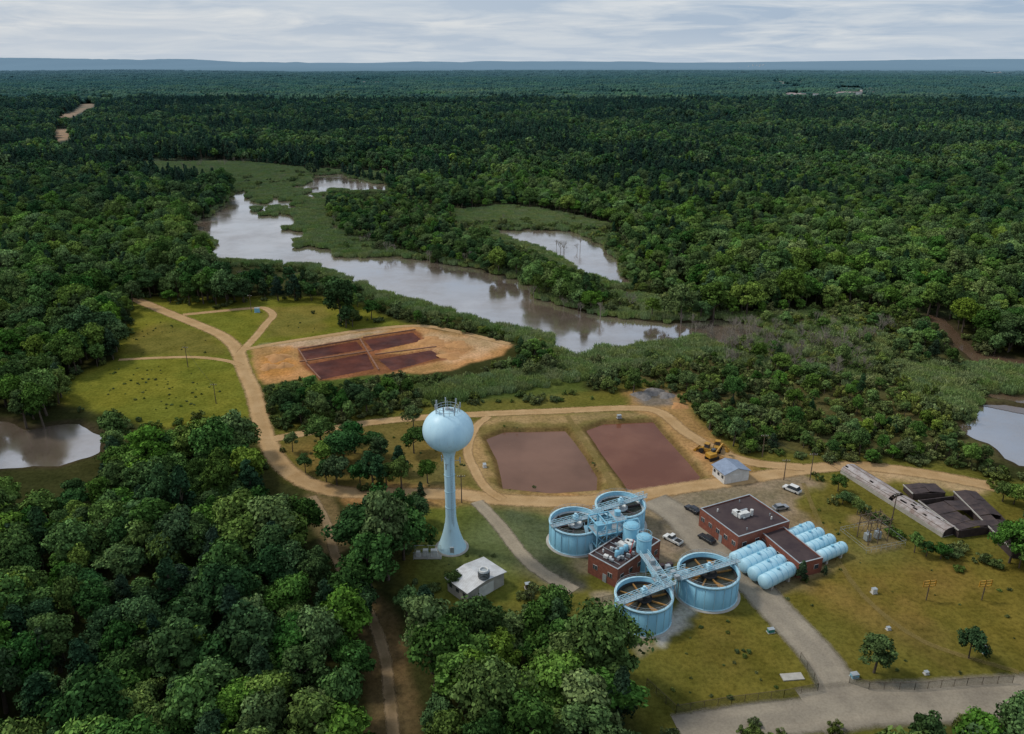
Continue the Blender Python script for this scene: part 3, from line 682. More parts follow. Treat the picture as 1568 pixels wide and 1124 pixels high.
# ------------------------------------------------------------------ water tower
def water_tower():
    b=G(692,838); A=Asm('water_tower',b)
    s=A.part('pedestal_and_shaft',m_tower); s.lathe((0,0,0),[(3.7,0),(3.65,.4),(3.1,1.6),(2.5,3.4),(1.95,5.4),(1.55,7.4),(1.35,9.),(1.3,12),(1.28,24),(1.35,26.),(1.8,27.6),(2.9,28.5)],40)
    s=A.part('tank_bowl',m_tower); pr=[]
    for k in range(25):
        t=-math.pi/2+math.pi*k/24; pr.append((max(6.15*math.cos(t),.01),33.1+5.35*math.sin(t)))
    s.lathe((0,0,0),pr,56)
    s=A.part('weld_bands',m_bluew)
    for z in(12.,16.5,21.): s.lathe((0,0,0),[(1.30,z-.12),(1.36,z-.1),(1.36,z+.1),(1.30,z+.12)],40)
    r=A.part('roof_railing_and_antennas',m_grey)
    for i in range(14):
        a=2*math.pi*i/14; p=(2.7*math.cos(a),2.7*math.sin(a)); q=(2.7*math.cos(a+.449),2.7*math.sin(a+.449))
        r.beam((*p,37.8),(*p,39.2),.08)
        for z in(38.5,39.2): r.beam((*p,z),(*q,z),.07)
        if i%2==0: r.tube((p[0]*1.08,p[1]*1.08,37.7),(p[0]*1.08,p[1]*1.08,40.3),.09,n=6); r.box((p[0]*1.12,p[1]*1.12,39.6),(.3,.3,1.2),a)
    r.tube((0,0,38.2),(0,0,40.8),.07,n=6); r.tube((0,0,38.2),(0,0,38.9),.7,.5,n=12); r.box((1,-.6,38.6),(.8,.6,.7))
    l=A.part('ladder',m_grey)
    for dx in(-.2,.2): l.beam((dx+.6,-1.42,3.),(dx+.6,-1.42,27),.06)
    for k in range(50): l.beam((.4,-1.42,3+k*.48),(.8,-1.42,3+k*.48),.04)
    z=24.5
    for k in range(3):
        a=k*2.1+.3; l.beam((1.2*math.cos(a),1.2*math.sin(a),z),(2.7*math.cos(a),2.7*math.sin(a),z),.12); l.box((2.7*math.cos(a),2.7*math.sin(a),z),(.25,.25,1.6))
    d=A.part('door',m_grey); d.box((.3,-3.25,1.1),(1.,.5,2.1))
    c=A.part('footing',m_conc); c.lathe((0,0,0),[(4.3,0),(4.3,.15),(0.01,.15)],40)
    A.done()
    A=Asm('equipment_cabinet',G(665,852)); w=A.part('cabinets',m_white); w.box((0,0,1),(1.6,1,2)); w.box((-2.2,.3,.9),(1.2,1,1.8)); w.box((-4.,0,.7),(1,1,1.4))
    w=A.part('slab',m_conc); w.box((-1.6,0,.06),(7,2.4,.12)); w=A.part('frame',m_grey)
    for dx in(-5,-1.6,1.6):
        for dy in(-1.5,1.5): w.beam((dx,dy,0),(dx,dy,2.2),.08)
    for dy in(-1.5,1.5): w.beam((-5,dy,2.2),(1.6,dy,2.2),.06); w.beam((-5,dy,1.1),(1.6,dy,1.1),.05)
    A.done()
water_tower()
# ------------------------------------------------------------------ clarifier tanks
def bridge(A,a,b,w,z,h=1.2,mat=None,nm='walkway_bridge'):
    a=Vector((a[0],a[1],z));b=Vector((b[0],b[1],z)); d=(b-a); L=d.length; d/=L; r=Vector((-d.y,d.x,0))
    m=A.part(nm,mat or m_grey); m.beam(a,b,w,.16)
    g=A.part(nm+'_rails',m_bluew)
    n=max(2,int(L/1.5))
    for sgn in(-1,1):
        o=r*sgn*w/2
        for hh in(.15,h*.55,h): g.beam(a+o+Vector((0,0,hh)),b+o+Vector((0,0,hh)),.09)
        for k in range(n+1):
            p=a+d*(L*k/n)+o; g.beam(p,p+Vector((0,0,h)),.08)
            if k<n:
                q=a+d*(L*(k+1)/n)+o; g.beam(p,q+Vector((0,0,h)),.05)
def clar(px,py,hw,Hh,style):
    c=G(px,py,Hh); R=hw*mpp(c); A=Asm('clarifier_tank',(c.x,c.y,0))
    w=A.part('tank_wall',m_blue); w.lathe((0,0,0),[(R,0),(R,Hh),(R-.28,Hh),(R-.28,Hh-2.2)],64)
    rr=A.part('rim_and_stiffeners',m_bluew)
    rr.lathe((0,0,0),[(R+.02,Hh-.3),(R+.2,Hh-.28),(R+.2,Hh+.08),(R-.3,Hh+.1)],64)
    rr.lathe((0,0,0),[(R,.05),(R+.15,.05),(R+.15,.3),(R,.35)],64)
    for k in range(20):
        a=2*math.pi*k/20; rr.beam(((R+.05)*math.cos(a),(R+.05)*math.sin(a),.2),((R+.05)*math.cos(a),(R+.05)*math.sin(a),Hh-.3),.1)
    ft=A.part('footing',m_conc); ft.lathe((0,0,0),[(R+.8,0.0),(R+.8,.06),(R-.2,.1)],64)
    wt=A.part('water_surface',m_tankw); wt.disc((0,0,Hh-1.3),R-.25)
    la=A.part('launder_ring',m_grey if style==0 else m_dark); la.lathe((0,0,Hh-1.3),[(R-.3,.3),(R-.8,.35),(R-.85,.02)],64)
    ra=A.part('radial_launders',m_roof if style==0 else m_orange)
    n=8 if style else 6
    for k in range(n):
        a=2*math.pi*k/n+.3; ra.beam((R*.28*math.cos(a),R*.28*math.sin(a),Hh-1.15),((R-.5)*math.cos(a),(R-.5)*math.sin(a),Hh-1.15),.32,.3)
    if style:
        sc=A.part('scum_sectors',m_orange)
        for k in (1,4,6):
            a0=2*math.pi*k/n+.32; pts=[(R*.3*math.cos(a0),R*.3*math.sin(a0),Hh-1.27)]+[((R-1)*math.cos(a0+j*.06),(R-1)*math.sin(a0+j*.06),Hh-1.27) for j in range(6)]
            sc.add(pts,[tuple(range(len(pts)))])
    ce=A.part('centre_cone',m_grey if style==0 else m_dark); ce.lathe((0,0,0),[(R*.3,Hh-1.2),(R*.3,Hh-.75),(R*.26,Hh-.72),(R*.24,Hh-1.1),(.4,Hh-1.0),(.35,Hh+.6),(.01,Hh+.65)],32)
    hr=A.part('handrail',m_grey); n=26
    for k in range(n):
        a=2*math.pi*k/n; a2=2*math.pi*(k+1)/n; p=(R*math.cos(a),R*math.sin(a)); q=(R*math.cos(a2),R*math.sin(a2))
        hr.beam((*p,Hh+.1),(*p,Hh+1.05),.05); hr.beam((*p,Hh+1.05),(*q,Hh+1.05),.05); hr.beam((*p,Hh+.6),(*q,Hh+.6),.04)
    mo=A.part('drive_motor',m_bluew); mo.box((0,0,Hh+1.1),(1.3,1.,.9),.4); mo.tube((0,0,Hh+1.4),(0,0,Hh+2.1),.35,n=10)
    return A,c,R
T1,c1,R1=clar(881,797,39.5,6.2,0); T2,c2,R2=clar(950,772,38,6.2,0)
T3,c3,R3=clar(986,910,44,6.2,1); T4,c4,R4=clar(1085,873,46,6.2,1)
def bspan(Ta,ca,ra,pa,pb,w=1.5,z=6.5):
    a=G(*pa,z);b=G(*pb,z); bridge(Ta,(a.x-ca.x,a.y-ca.y),(b.x-ca.x,b.y-ca.y),w,z)
bspan(T1,c1,R1,(845,806),(922,786)); bspan(T2,c2,R2,(910,783),(988,760))
bspan(T3,c3,R3,(944,926),(1032,892)); bspan(T4,c4,R4,(1040,886),(1131,858))
for t in(T1,T2,T3,T4): t.done()
def vessel(px,py,r,h,z0=0):
    q=G(px,py,z0+h); A=Asm('vertical_blue_vessel',(q.x,q.y,0)); s=A.part('shell',m_blue)
    s.lathe((0,0,0),[(r,z0),(r,z0+h),(r*.82,z0+h+.35),(r*.4,z0+h+.6),(.02,z0+h+.65)],32)
    g=A.part('rings_and_rail',m_bluew)
    for z in(z0+.3,z0+h*.5,z0+h-.1): g.lathe((0,0,0),[(r,z-.1),(r+.09,z-.08),(r+.09,z+.08),(r,z+.1)],32)
    for k in range(12):
        a=k*math.pi/6; a2=a+math.pi/6; g.beam((r*.95*math.cos(a),r*.95*math.sin(a),z0+h),(r*.95*math.cos(a),r*.95*math.sin(a),z0+h+1.1),.05); g.beam((r*.95*math.cos(a),r*.95*math.sin(a),z0+h+1.1),(r*.95*math.cos(a2),r*.95*math.sin(a2),z0+h+1.1),.05)
    A.done()
vessel(967,804,2.0,9.); vessel(987,822,1.8,9)
def lattice():
    A=Asm('process_steel_frame',(G(928,842).x,G(928,842).y,0),.35); m=A.part('columns_and_beams',m_blue); w=A.part('platforms',m_grey); h=A.part('handrails',m_bluew)
    X=(-4,-1.4,1.4,4);Yv=(-2.6,2.6)
    for x_ in X:
        for y_ in Yv: m.beam((x_,y_,0),(x_,y_,9.5),.28)
    for z in(3.4,6.4,9.4):
        for y_ in Yv: m.beam((-4,y_,z),(4,y_,z),.26)
        for x_ in X: m.beam((x_,-2.6,z),(x_,2.6,z),.26)
        if z>4 and z<9: w.box((0,0,z+.17),(8,4.9,.08))
        if z>9: w.box((2.7,0,z+.17),(2.6,4.9,.08))
        for x0,x1 in((-4,-1.4),(1.4,4)):
            for y_ in Yv: m.beam((x0,y_,z-3),(x1,y_,z),.12); m.beam((x0,y_,z),(x1,y_,z-3),.12)
    for z in(6.6,9.6):
        for y_ in Yv:
            for hh in(.55,1.1): h.beam((-4,y_,z+hh),(4,y_,z+hh),.07)
            for k in range(7): h.beam((-4+k*8/6,y_,z),(-4+k*8/6,y_,z+1.1),.06)
    e=A.part('process_units',m_blue); e.box((-2.2,0,7.4),(2.,2.2,1.6)); e.tube((.2,-.8,6.6),(.2,-.8,8.6),.6,n=14); e.tube((2.7,0,9.7),(2.7,0,10.9),.8,n=16)
    s=A.part('stair',m_bluew); s.beam((-4.6,-2.4,.2),(-4.6,3.,6.4),.9,.15); s.beam((-5,-2.4,1.3),(-5,3,7.5),.07)
    p=A.part('pipes',m_blue); p.tube((-4,1,2),(6,1,2),.3); p.tube((4,-1,8),(8,-1,8),.3); p.tube((8,-1,8),(8,-1,0),.3)
    A.done()
lattice()
# ------------------------------------------------------------------ buildings
def rect(a,b,c,h):
    a,b,c=G(*a,h),G(*b,h),G(*c,h); u=(b-a); L=u.length; u/=L; v=Vector((-u.y,u.x,0)); w=(c-b).dot(v)
    ce=a+u*L/2+v*w/2; return Vector((ce.x,ce.y,0)),L,abs(w),math.atan2(u.y,u.x)
def flat_building(name,corn,h,wins=(6,3),extras=True):
    ce,L,W,an=rect(*corn,h); A=Asm(name,ce,an)
    w=A.part('brick_walls',m_brick); w.box((0,0,(h-.3)/2),(L,W,h-.3))
    r=A.part('roof',m_roof); r.box((0,0,h-.28),(L-.5,W-.5,.2))
    pp=A.part('parapet_coping',m_brick); t=.3
    for sx in(-1,1): pp.box((sx*(L/2-t/2+.01),0,h-.1),(t,W+.02,.5))
    for sy in(-1,1): pp.box((0,sy*(W/2-t/2+.013),h-.1),(L-2*t,t,.5))
    cp_=A.part('metal_edge',m_grey)
    for sx in(-1,1): cp_.box((sx*(L/2-t/2+.01),0,h+.18),(t+.04,W+.04,.05))
    for sy in(-1,1): cp_.box((0,sy*(W/2-t/2+.01),h+.183),(L-2*t-.1,t+.04,.05))
    g=A.part('windows',m_glass); f=A.part('window_frames',m_white)
    for sy in(-1,1):
        for k in range(wins[0]):
            x_=-L/2+(k+.5)*L/wins[0]
            f.box((x_,sy*(W/2+.02),h*.52),(1.3,.1,1.2)); g.box((x_,sy*(W/2+.05),h*.52),(1.2,.1,1.1)); f.box((x_,sy*(W/2+.09),h*.52),(.05,.06,1.1))
    for sx in(-1,1):
        for k in range(wins[1]):
            y_=-W/2+(k+.5)*W/wins[1]
            f.box((sx*(L/2+.02),y_,h*.52),(.1,1.3,1.2)); g.box((sx*(L/2+.05),y_,h*.52),(.1,1.2,1.1))
    d=A.part('door',m_grey); d.box((L*.08,-W/2-.04,1.1),(1.1,.12,2.2)); d.box((-L*.28,W/2+.04,1.1),(1.1,.12,2.2)); d.box((-L/2-.04,0,1.4),(.12,2.6,2.8))
    if extras:
        v=A.part('roof_units',m_white)
        for _ in range(3): v.box((random.uniform(-.1,.15)*L,random.uniform(-.12,.12)*W,h+.5),(random.uniform(1.3,2.4),random.uniform(1.2,1.8),1.2))
        v.tube((L*.05,W*.1,h),(L*.05,W*.1,h+1.6),.45,n=12); v.tube((-L*.3,-W*.3,h-.1),(-L*.3,-W*.3,h+.7),.2,n=8); v.tube((L*.3,W*.3,h-.1),(L*.3,W*.3,h+.7),.2,n=8)
        k=A.part('roof_ducts',m_grey); k.box((0,-W*.08,h+.25),(L*.22,.5,.4)); k.box((-L*.12,0,h+.15),(.6,W*.3,.3))
        for q in((-.38,.2),(.38,-.25),(.2,.35)): k.tube((L*q[0],W*q[1],h-.1),(L*q[0],W*q[1],h+.6),.15,n=8)
    A.done(); return ce,L,W,an
flat_building('brick_plant_building',((1072,779),(1131,823),(1207,797)),5.2,(5,4))
flat_building('brick_plant_wing',((1165,815),(1224,864),(1262,856)),4.,(5,2),False)
fb=flat_building('brick_filter_building',((901,849),(946,873),(1040,842)),5.2,(2,5))
def gallery():
    a=G(1012,872,5.5); A=Asm('pipe_gallery_platform',(a.x,a.y,0))
    def L(px,py,z=5.5): q=G(px,py,z); return (q.x-a.x,q.y-a.y)
    bridge(A,L(985,853),L(1022,905),2.0,6.3,mat=m_grey,nm='deck'); bridge(A,L(1000,893),L(1052,878),1.8,6.3,mat=m_grey,nm='cross_deck')
    p=A.part('pipes',m_blue)
    for k,(s,e) in enumerate((((992,862),(1015,900)),((1004,858),(1030,895)),((1015,862),(1045,885)))):
        s=L(*s);e=L(*e); p.tube((*s,4.6),(*e,4.6),.35); p.tube((*e,4.6),(*e,0),.35)
    c=A.part('columns',m_grey)
    for q in((990,862),(1000,875),(1010,890),(1020,902),(1040,884)): t=L(*q); c.beam((*t,0),(*t,6.2),.25)
    b=A.part('equipment',m_grey)
    for q in((998,868),(1008,880),(1016,892),(1030,885),(1022,876),(1036,892)): t=L(*q); b.box((*t,6.9),(1.1,.9,1.1),.3)
    b3=A.part('dark_units',m_roof)
    for q in((1003,862),(1013,870),(1025,868)): t=L(*q); b3.box((*t,5.9),(1.4,1.1,1.3),.3)
    b2=A.part('red_valves',m_red); t=L(965,850); b2.box((t[0],t[1],6.),(.4,.4,1.4)); b2.beam((t[0],t[1],6.4),(t[0]+1,t[1]+2,8.6),.15)
    A.done()
gallery()
def roof_clutter():
    ce,L,W,an=fb; A=Asm('rooftop_equipment',(ce.x,ce.y,5.2),an); m=A.part('units',m_grey); b=A.part('blue_hoppers',m_blue); w=A.part('white_units',m_white)
    for _ in range(18):
        x_,y_=random.uniform(-.4,.4)*L,random.uniform(-.4,.4)*W; (m if random.random()<.75 else w).box((x_,y_,.4),(random.uniform(.4,1.3),random.uniform(.4,1.2),random.uniform(.4,1.1)),random.uniform(0,.4))
    for k in range(3): b.lathe((L*.1,W*(-.05-.1*k),0),[(.6,.0),(.6,1.4),(.4,1.6),(.01,1.7)],18)
    for k in range(5): m.beam((-L*.42,W*(-.4+.17*k),.3),(L*.42,W*(-.4+.17*k),.3),.12)
    A.done()
roof_clutter()
def capsule(pa,pb,r,bands=5):
    a,b=G(*pa,r+.5),G(*pb,r+.5); d=(b-a); L=d.length; an=math.atan2(d.y,d.x); m=(a+b)/2
    A=Asm('horizontal_pressure_tank',(m.x,m.y,0),an); V=[]; n=28; z0=r+.5
    prof=[(-L/2-.9+.9*(1-math.cos(k*math.pi/12)) , r*math.sin(k*math.pi/12)) for k in range(7)]
    prof+= [(L/2+.9*math.sin(k*math.pi/12), r*math.cos(k*math.pi/12)) for k in range(7)]
    for X_,R_ in prof:
        R_=max(R_,.01)
        for i in range(n): t=2*math.pi*i/n; V.append((X_,R_*math.cos(t),z0+R_*math.sin(t)))
    F=[(j*n+i,(j+1)*n+i,(j+1)*n+(i+1)%n,j*n+(i+1)%n) for j in range(len(prof)-1) for i in range(n)]
    A.part('shell',m_bluew).add(V,F,True)
    s=A.part('saddles',m_conc)
    for k in(-.32,.32): s.box((k*L,0,.7),(.7,r*1.5,1.4))
    g=A.part('bands_and_manway',m_blue)
    for k in range(bands):
        X_=-L/2+(k+.5)*L/bands
        for i in range(n):
            t=2*math.pi*i/n;t2=2*math.pi*(i+1)/n; R_=r+.03; g.add([(X_-.1,R_*math.cos(t),z0+R_*math.sin(t)),(X_+.1,R_*math.cos(t),z0+R_*math.sin(t)),(X_+.1,R_*math.cos(t2),z0+R_*math.sin(t2)),(X_-.1,R_*math.cos(t2),z0+R_*math.sin(t2))],[(0,1,2,3)],True)
    g.tube((0,0,z0+r-.1),(0,0,z0+r+.45),.4,n=12); g.tube((L*.3,0,z0+r-.1),(L*.3,0,z0+r+.5),.12,n=8)
    A.done()
for pa,pb in(((1125,856),(1165,838)),((1139,867),(1181,848)),((1154,879),(1196,859)),((1170,891),(1210,871))): capsule(pa,pb,1.75)
for pa,pb in(((1208,820),(1240,807)),((1222,829),(1255,816)),((1238,840),(1272,826)),((1256,852),(1290,838))): capsule(pa,pb,1.55)
def gable(name,corn,h,rise,roofm,wallm,over=.4,nwin=3):
    ce,L,W,an=rect(*corn,h); A=Asm(name,ce,an); w=A.part('walls',wallm); w.box((0,0,h/2),(L,W,h))
    for sx in(-1,1):
        X_=sx*L/2; w.add([(X_,-W/2,h),(X_,W/2,h),(X_,0,h+rise)],[(0,1,2) if sx>0 else (2,1,0)])
    r=A.part('roof',roofm); o=over
    for sy in(-1,1):
        e=rise*(1+o/(W/2)); y0=sy*(W/2+o); v=[(-L/2-o,y0,h+rise-e+.05),(L/2+o,y0,h+rise-e+.05),(L/2+o,0,h+rise+.05),(-L/2-o,0,h+rise+.05)]
        v+=[(a,b,c+.14) for a,b,c in v]; r.add(v,[(0,1,2,3),(7,6,5,4),(0,4,5,1),(1,5,6,2),(2,6,7,3),(3,7,4,0)])
    g=A.part('windows',m_glass)
    for k in range(nwin):
        for sy in(-1,1): g.box((-L/2+(k+.5)*L/nwin,sy*(W/2+.02),h*.6),(1.,.1,.9))
    d=A.part('door',m_white); d.box((L/2+.03,0,h*.42),(.1,W*.4,h*.8)); d.box((-L/2-.03,0,h*.42),(.1,W*.4,h*.8))
    A.done(); return ce,L,W,an
gable('grey_metal_shed',((1092,712),(1110,727),(1142,716)),3.2,1.4,m_shed,m_white)
ce,L,W,an=rect((685,885),(722,908),(784,886),3.5)
gable('white_roof_building',((685,885),(716,907),(784,884)),3.6,.7,corr('white_corrugated_roof',(.66,.67,.68),(.42,.41,.40),.9,-an-math.pi/2),m_conc,.5,3)
A=Asm('roof_cooling_unit',G(741,884,4.4)); s=A.part('casing',m_grey); s.tube((0,0,0),(0,0,1.9),1.3,1.3,20); s=A.part('louvres',m_dark)
for k in range(4): s.lathe((0,0,.3+k*.4),[(1.3,0),(1.38,.02),(1.38,.14),(1.3,.16)],24)
s=A.part('fan_guard',m_white); s.lathe((0,0,1.9),[(1.1,.0),(1.1,.35),(.9,.35),(.85,.05)],24); A.done()
def barrel(pa,pb,r,gap):
    """one long low vaulted corrugated shed, with a break in the roof"""
    a,b=G(*pa),G(*pb); d=b-a; L=d.length; an=math.atan2(d.y,d.x); m=(a+b)/2; A=Asm('long_vaulted_shed',(m.x,m.y,0),an)
    s=A.part('vault_sheeting',m_ruin); n=14; K=int(L/.45); V=[]; zw=1.2; fl=.50
    for j in range(K+1):
        rr=r*(1+.018*(j%2))
        for i in range(n+1):
            t=math.pi*i/n; V.append((-L/2+L*j/K,rr*math.cos(t),zw+rr*fl*math.sin(t)-.05*math.sin(j*.19)))
    hole=set()
    for _ in range(16):
        j0=random.randrange(K); i0=random.randrange(2,n-3)
        for jj in range(j0,min(K,j0+3)): hole.add((jj,i0))
    F=[(j*(n+1)+i,j*(n+1)+i+1,(j+1)*(n+1)+i+1,(j+1)*(n+1)+i) for j in range(K) for i in range(n) if not(gap[0]<j/K<gap[1]) and (j,i) not in hole]
    s.add(V,F)
    w=A.part('side_walls',m_conc)
    for sy in(-1,1): w.box((0,sy*r,zw/2),(L,.25,zw))
    e=A.part('end_walls',m_ruin2)
    for f in(0.002,gap[0],gap[1],.998):
        X_=-L/2+L*f
        v=[(X_,r*math.cos(math.pi*i/n),zw-.05+r*(fl-.02)*math.sin(math.pi*i/n)) for i in range(n+1)]+[(X_,-r,0),(X_,r,0)]
        e.add(v,[tuple(range(len(v)))])
    g=A.part('concrete_floor',m_conc); g.box((0,0,.06),(L,2*r-.3,.1))
    rb=A.part('purlins',m_wood)
    for i in(3,7,11): t=math.pi*i/n; rb.beam((-L/2,r*1.03*math.cos(t),zw+r*fl*1.04*math.sin(t)),(L/2,r*1.03*math.cos(t),zw+r*fl*1.04*math.sin(t)),.08)
    A.done()
barrel((1298,722),(1455,820),2.7,(.49,.53))
def ruin(corn,h,rise):
    ce,L,W,an=rect(*corn,h); A=Asm('derelict_shed',ce,an); w=A.part('walls',m_ruin2)
    for sy in(-1,1): w.box((0,sy*W/2,h/2),(L,.3,h))
    for sx in(-1,1): w.box((sx*L/2,0,h/2),(.3,W-.31,h))
    r=A.part('collapsed_roof_panels',m_ruin2); K=int(L/2.4)
    for sy in(-1,1):
        for k in range(K):
            if random.random()<.10: continue
            x0=-L/2+k*L/K;x1=x0+L/K*.97; dz=random.uniform(-.3,.08)
            v=[(x0,sy*(W/2+.3),h-.1+dz*.3),(x1,sy*(W/2+.3),h-.1+dz*.3),(x1,0,h+rise+dz),(x0,0,h+rise+dz)]; v+=[(a,b,c+.1) for a,b,c in v]
            r.add(v,[(0,1,2,3),(7,6,5,4),(0,4,5,1),(1,5,6,2),(2,6,7,3),(3,7,4,0)])
    t=A.part('pale_eave_boards',m_conc)
    t.beam((-L/2,-W/2-.4,h-.02),(L/2,-W/2-.4,h-.02),.25,.3)
    A.done()
ruin(((1408,766),(1470,812),(1512,795)),2.3,.6); ruin(((1462,752),(1552,842),(1578,833)),2.4,.6)
ruin(((1385,742),(1400,756),(1440,748)),2.,.5)
def substation():
    A=Asm('substation_frame',G(1335,826),.3); m=A.part('steel_frame',m_wood)
    for x_ in(-3,0,3):
        for y_ in(-2.,2.): m.beam((x_,y_,0),(x_,y_,7),.16)
        m.beam((x_,-2.,6.6),(x_,2.,6.6),.14)
    for z in(4.4,6.6):
        for y_ in(-2.,2.): m.beam((-3.8,y_,z),(3.8,y_,z),.16)
    for y_ in(-2.,2.): m.beam((-3,y_,0),(0,y_,4.4),.08); m.beam((3,y_,0),(0,y_,4.4),.08); m.beam((-3,y_,4.4),(0,y_,6.6),.08); m.beam((3,y_,4.4),(0,y_,6.6),.08)
    i=A.part('insulators',m_wood)
    for k in range(5):
        for y_ in(-2.,2.): i.tube((-3.+k*1.5,y_,6.7),(-3.+k*1.5,y_,7.5),.1,n=8)
    t=A.part('transformers',m_grey)
    for x_ in(-1.6,1.6): t.box((x_,0,1.2),(1.4,1.3,1.9)); t.tube((x_,.3,2.1),(x_,.3,2.9),.14,n=8); t.tube((x_,-.3,2.1),(x_,-.3,2.9),.14,n=8)
    f=A.part('compound_fence',m_grey)
    for k in range(9):
        for y_ in(-5,5): f.beam((-6+k*1.5,y_,0),(-6+k*1.5,y_,1.8),.05)
    for y_ in(-5,5):
        for z in(1,1.8): f.beam((-6,y_,z),(6,y_,z),.04)
    for x_ in(-6,6):
        for z in(1,1.8): f.beam((x_,-5,z),(x_,5,z),.04)
    A.done()
substation()
# ------------------------------------------------------------------ vehicles
def car(name,px,py,an,body,L=4.6,W=1.85,Hc=1.5,pick=False):
    A=Asm(name,G(px,py,.0)+Vector((0,0,.1)),an); b=A.part('body',body)
    def ext(mb,prof,w0,w1=None):
        w1=w1 or w0; n=len(prof); V=[(p[0],-(w0 if p[2]==0 else w1)/2,p[1]) for p in prof]+[(p[0],(w0 if p[2]==0 else w1)/2,p[1]) for p in prof]
        mb.add(V,[tuple(range(n)),tuple(range(n,2*n))[::-1]]+[(i+n,(i+1)%n+n,(i+1)%n,i) for i in range(n)])
    h=L/2
    ext(b,[(-h,.35,0),(h-.1,.35,0),(h,.55,0),(h-.1,.82,0),(h-1.2,.95,0),(-h+.1,.98,0),(-h,.8,0)],W)
    g=A.part('windows',m_glass); r=A.part('roof_panel',body)
    if pick:
        ext(g,[(-.3,.95,0),(1.25,.95,0),(.75,Hc+.1,1),(-.2,Hc+.1,1)],W*.92,W*.78); r.box((.27,0,Hc+.14),(1.,W*.78,.06))
        dk=A.part('cargo_bed',m_dark); dk.box((-h+.95,0,1.0),(1.6,W*.8,.05))
    else:
        ext(g,[(-h+.25,.96,0),(h-1.25,.94,0),(h-1.95,Hc,1),(-h+.75,Hc,1)],W*.92,W*.76); r.box(((-h+.75+h-1.95)/2,0,Hc+.03),(L-2.75,W*.77,.07))
    w=A.part('wheels',m_dark)
    for x_ in(-h+.85,h-.85):
        for y_ in(-1,1): w.tube((x_,y_*(W/2-.2),.33),(x_,y_*(W/2+.02),.33),.33,n=14)
    l=A.part('lights',m_white)
    for y_ in(-1,1): l.box((h-.08,y_*W*.36,.68),(.12,.3,.14))
    A.done()
car('parked_car',1060,783,2.2,MAT('black_car_paint',(.02,.022,.03),None,.25,0,1,.5)); car('parked_car',1082,828,2.2,MAT('dark_grey_car_paint',(.03,.035,.04),None,.25,0,1,.5),4.8)
car('parked_van',1212,752,2.3,m_white,5.2,2.0,1.9); car('parked_pickup_truck',1030,829,2.3,m_white,5.3,1.95,1.7,True); car('parked_car',1195,780,.3,MAT('silver_car_paint',(.35,.36,.38),None,.3,.4),4.5)
def loader(px,py,an):
    A=Asm('yellow_wheel_loader',G(px,py)+Vector((0,0,.03)),an); b=A.part('body',m_yel); b.box((-1.3,0,1.5),(2.6,1.8,1.2)); b.box((1.,0,1.2),(1.8,1.2,.8))
    c=A.part('cab',m_glass); c.box((.0,0,2.7),(1.4,1.4,1.3)); r=A.part('cab_roof',m_yel); r.box((0,0,3.42),(1.6,1.6,.14)); w=A.part('wheels',m_dark)
    for x_ in(-1.6,1.4):
        for y_ in(-1,1): w.tube((x_,y_*.75,.8),(x_,y_*1.3,.8),.8,n=18)
    a=A.part('lift_arms_and_bucket',m_yel)
    for y_ in(-.6,.6): a.beam((.8,y_,1.9),(3.2,y_,.9),.28)
    a.add([(3.1,-1.4,.2),(3.1,1.4,.2),(3.1,1.4,1.4),(3.1,-1.4,1.4),(4.2,-1.4,.15),(4.2,1.4,.15)],[(0,1,2,3),(0,4,5,1),(0,3,4),(1,5,2)])
    A.done()
loader(1082,694,2.4); loader(1098,690,1.2)
def excavator(px,py,an):
    A=Asm('yellow_excavator',G(px,py)+Vector((0,0,.03)),an); t=A.part('tracks',m_dark)
    for y_ in(-1.1,1.1): t.box((0,y_,.45),(3.6,.55,.85))
    b=A.part('house',m_yel); b.box((-.5,0,1.6),(2.8,2.3,1.2)); c=A.part('cab',m_glass); c.box((.9,.6,2.2),(1.3,1,1.6)); a=A.part('boom_and_bucket',m_yel)
    a.beam((.9,-.3,1.8),(3.6,-.3,4.6),.4); a.beam((3.6,-.3,4.6),(5.8,-.3,2.4),.32); a.box((5.9,-.3,1.7),(.9,1.,1.1)); A.done()
excavator(1090,703,.5)
# ------------------------------------------------------------------ small site furniture
def pole(px,py,h=9,arm=True,rz=0.):
    A=Asm('utility_pole',G(px,py),rz); m=A.part('pole',m_wood); m.tube((0,0,0),(0,0,h),.17,.11,8)
    if arm:
        m.box((0,0,h-.7),(2.2,.14,.16)); i=A.part('insulators',m_white)
        for x_ in(-1,-.4,.4,1): i.tube((x_,0,h-.6),(x_,0,h-.3),.06,n=6)
    A.done(); return G(px,py)+Vector((0,0,h-.4))
P=[pole(*a) for a in((288,562,9),(331,618,8),(385,478,9),(707,770,9),(1167,700,8),(1240,735,9),(1365,800,9,True,.5),(1200,735,7),(1560,870,9))]
def wire(name,a,b,sag=1.2):
    m=MB(); pr=None
    for k in range(17):
        t=k/16; q=a.lerp(b,t); q.z-=sag*4*t*(1-t)
        if pr is not None: m.beam(pr,q,.05)
        pr=q
    m.obj(name,m_dark)
wire('overhead_wire',P[0],P[1]); wire('overhead_wire',P[5],P[6]); wire('overhead_wire',P[6],P[8]); wire('overhead_wire',P[4],P[5])
def rack(px,py):
    A=Asm('yellow_court_hoop',G(px,py+27),.15); m=A.part('posts',m_wood); y_=A.part('backboard_frame',m_yel)
    m.tube((0,0,0),(0,0,4.2),.13,n=8)
    for z in(3.9,4.6,5.3): y_.beam((-1.5,0,z),(1.5,0,z),.2)
    for x_ in(-1.5,0,1.5): y_.beam((x_,0,3.8),(x_,0,5.4),.2)
    for k in range(16):
        a=k*math.pi/8; a2=a+math.pi/8; y_.beam((.45*math.cos(a),-.6+.45*math.sin(a),3.9),(.45*math.cos(a2),-.6+.45*math.sin(a2),3.9),.06)
    A.done()
rack(1418,892); rack(1503,892)
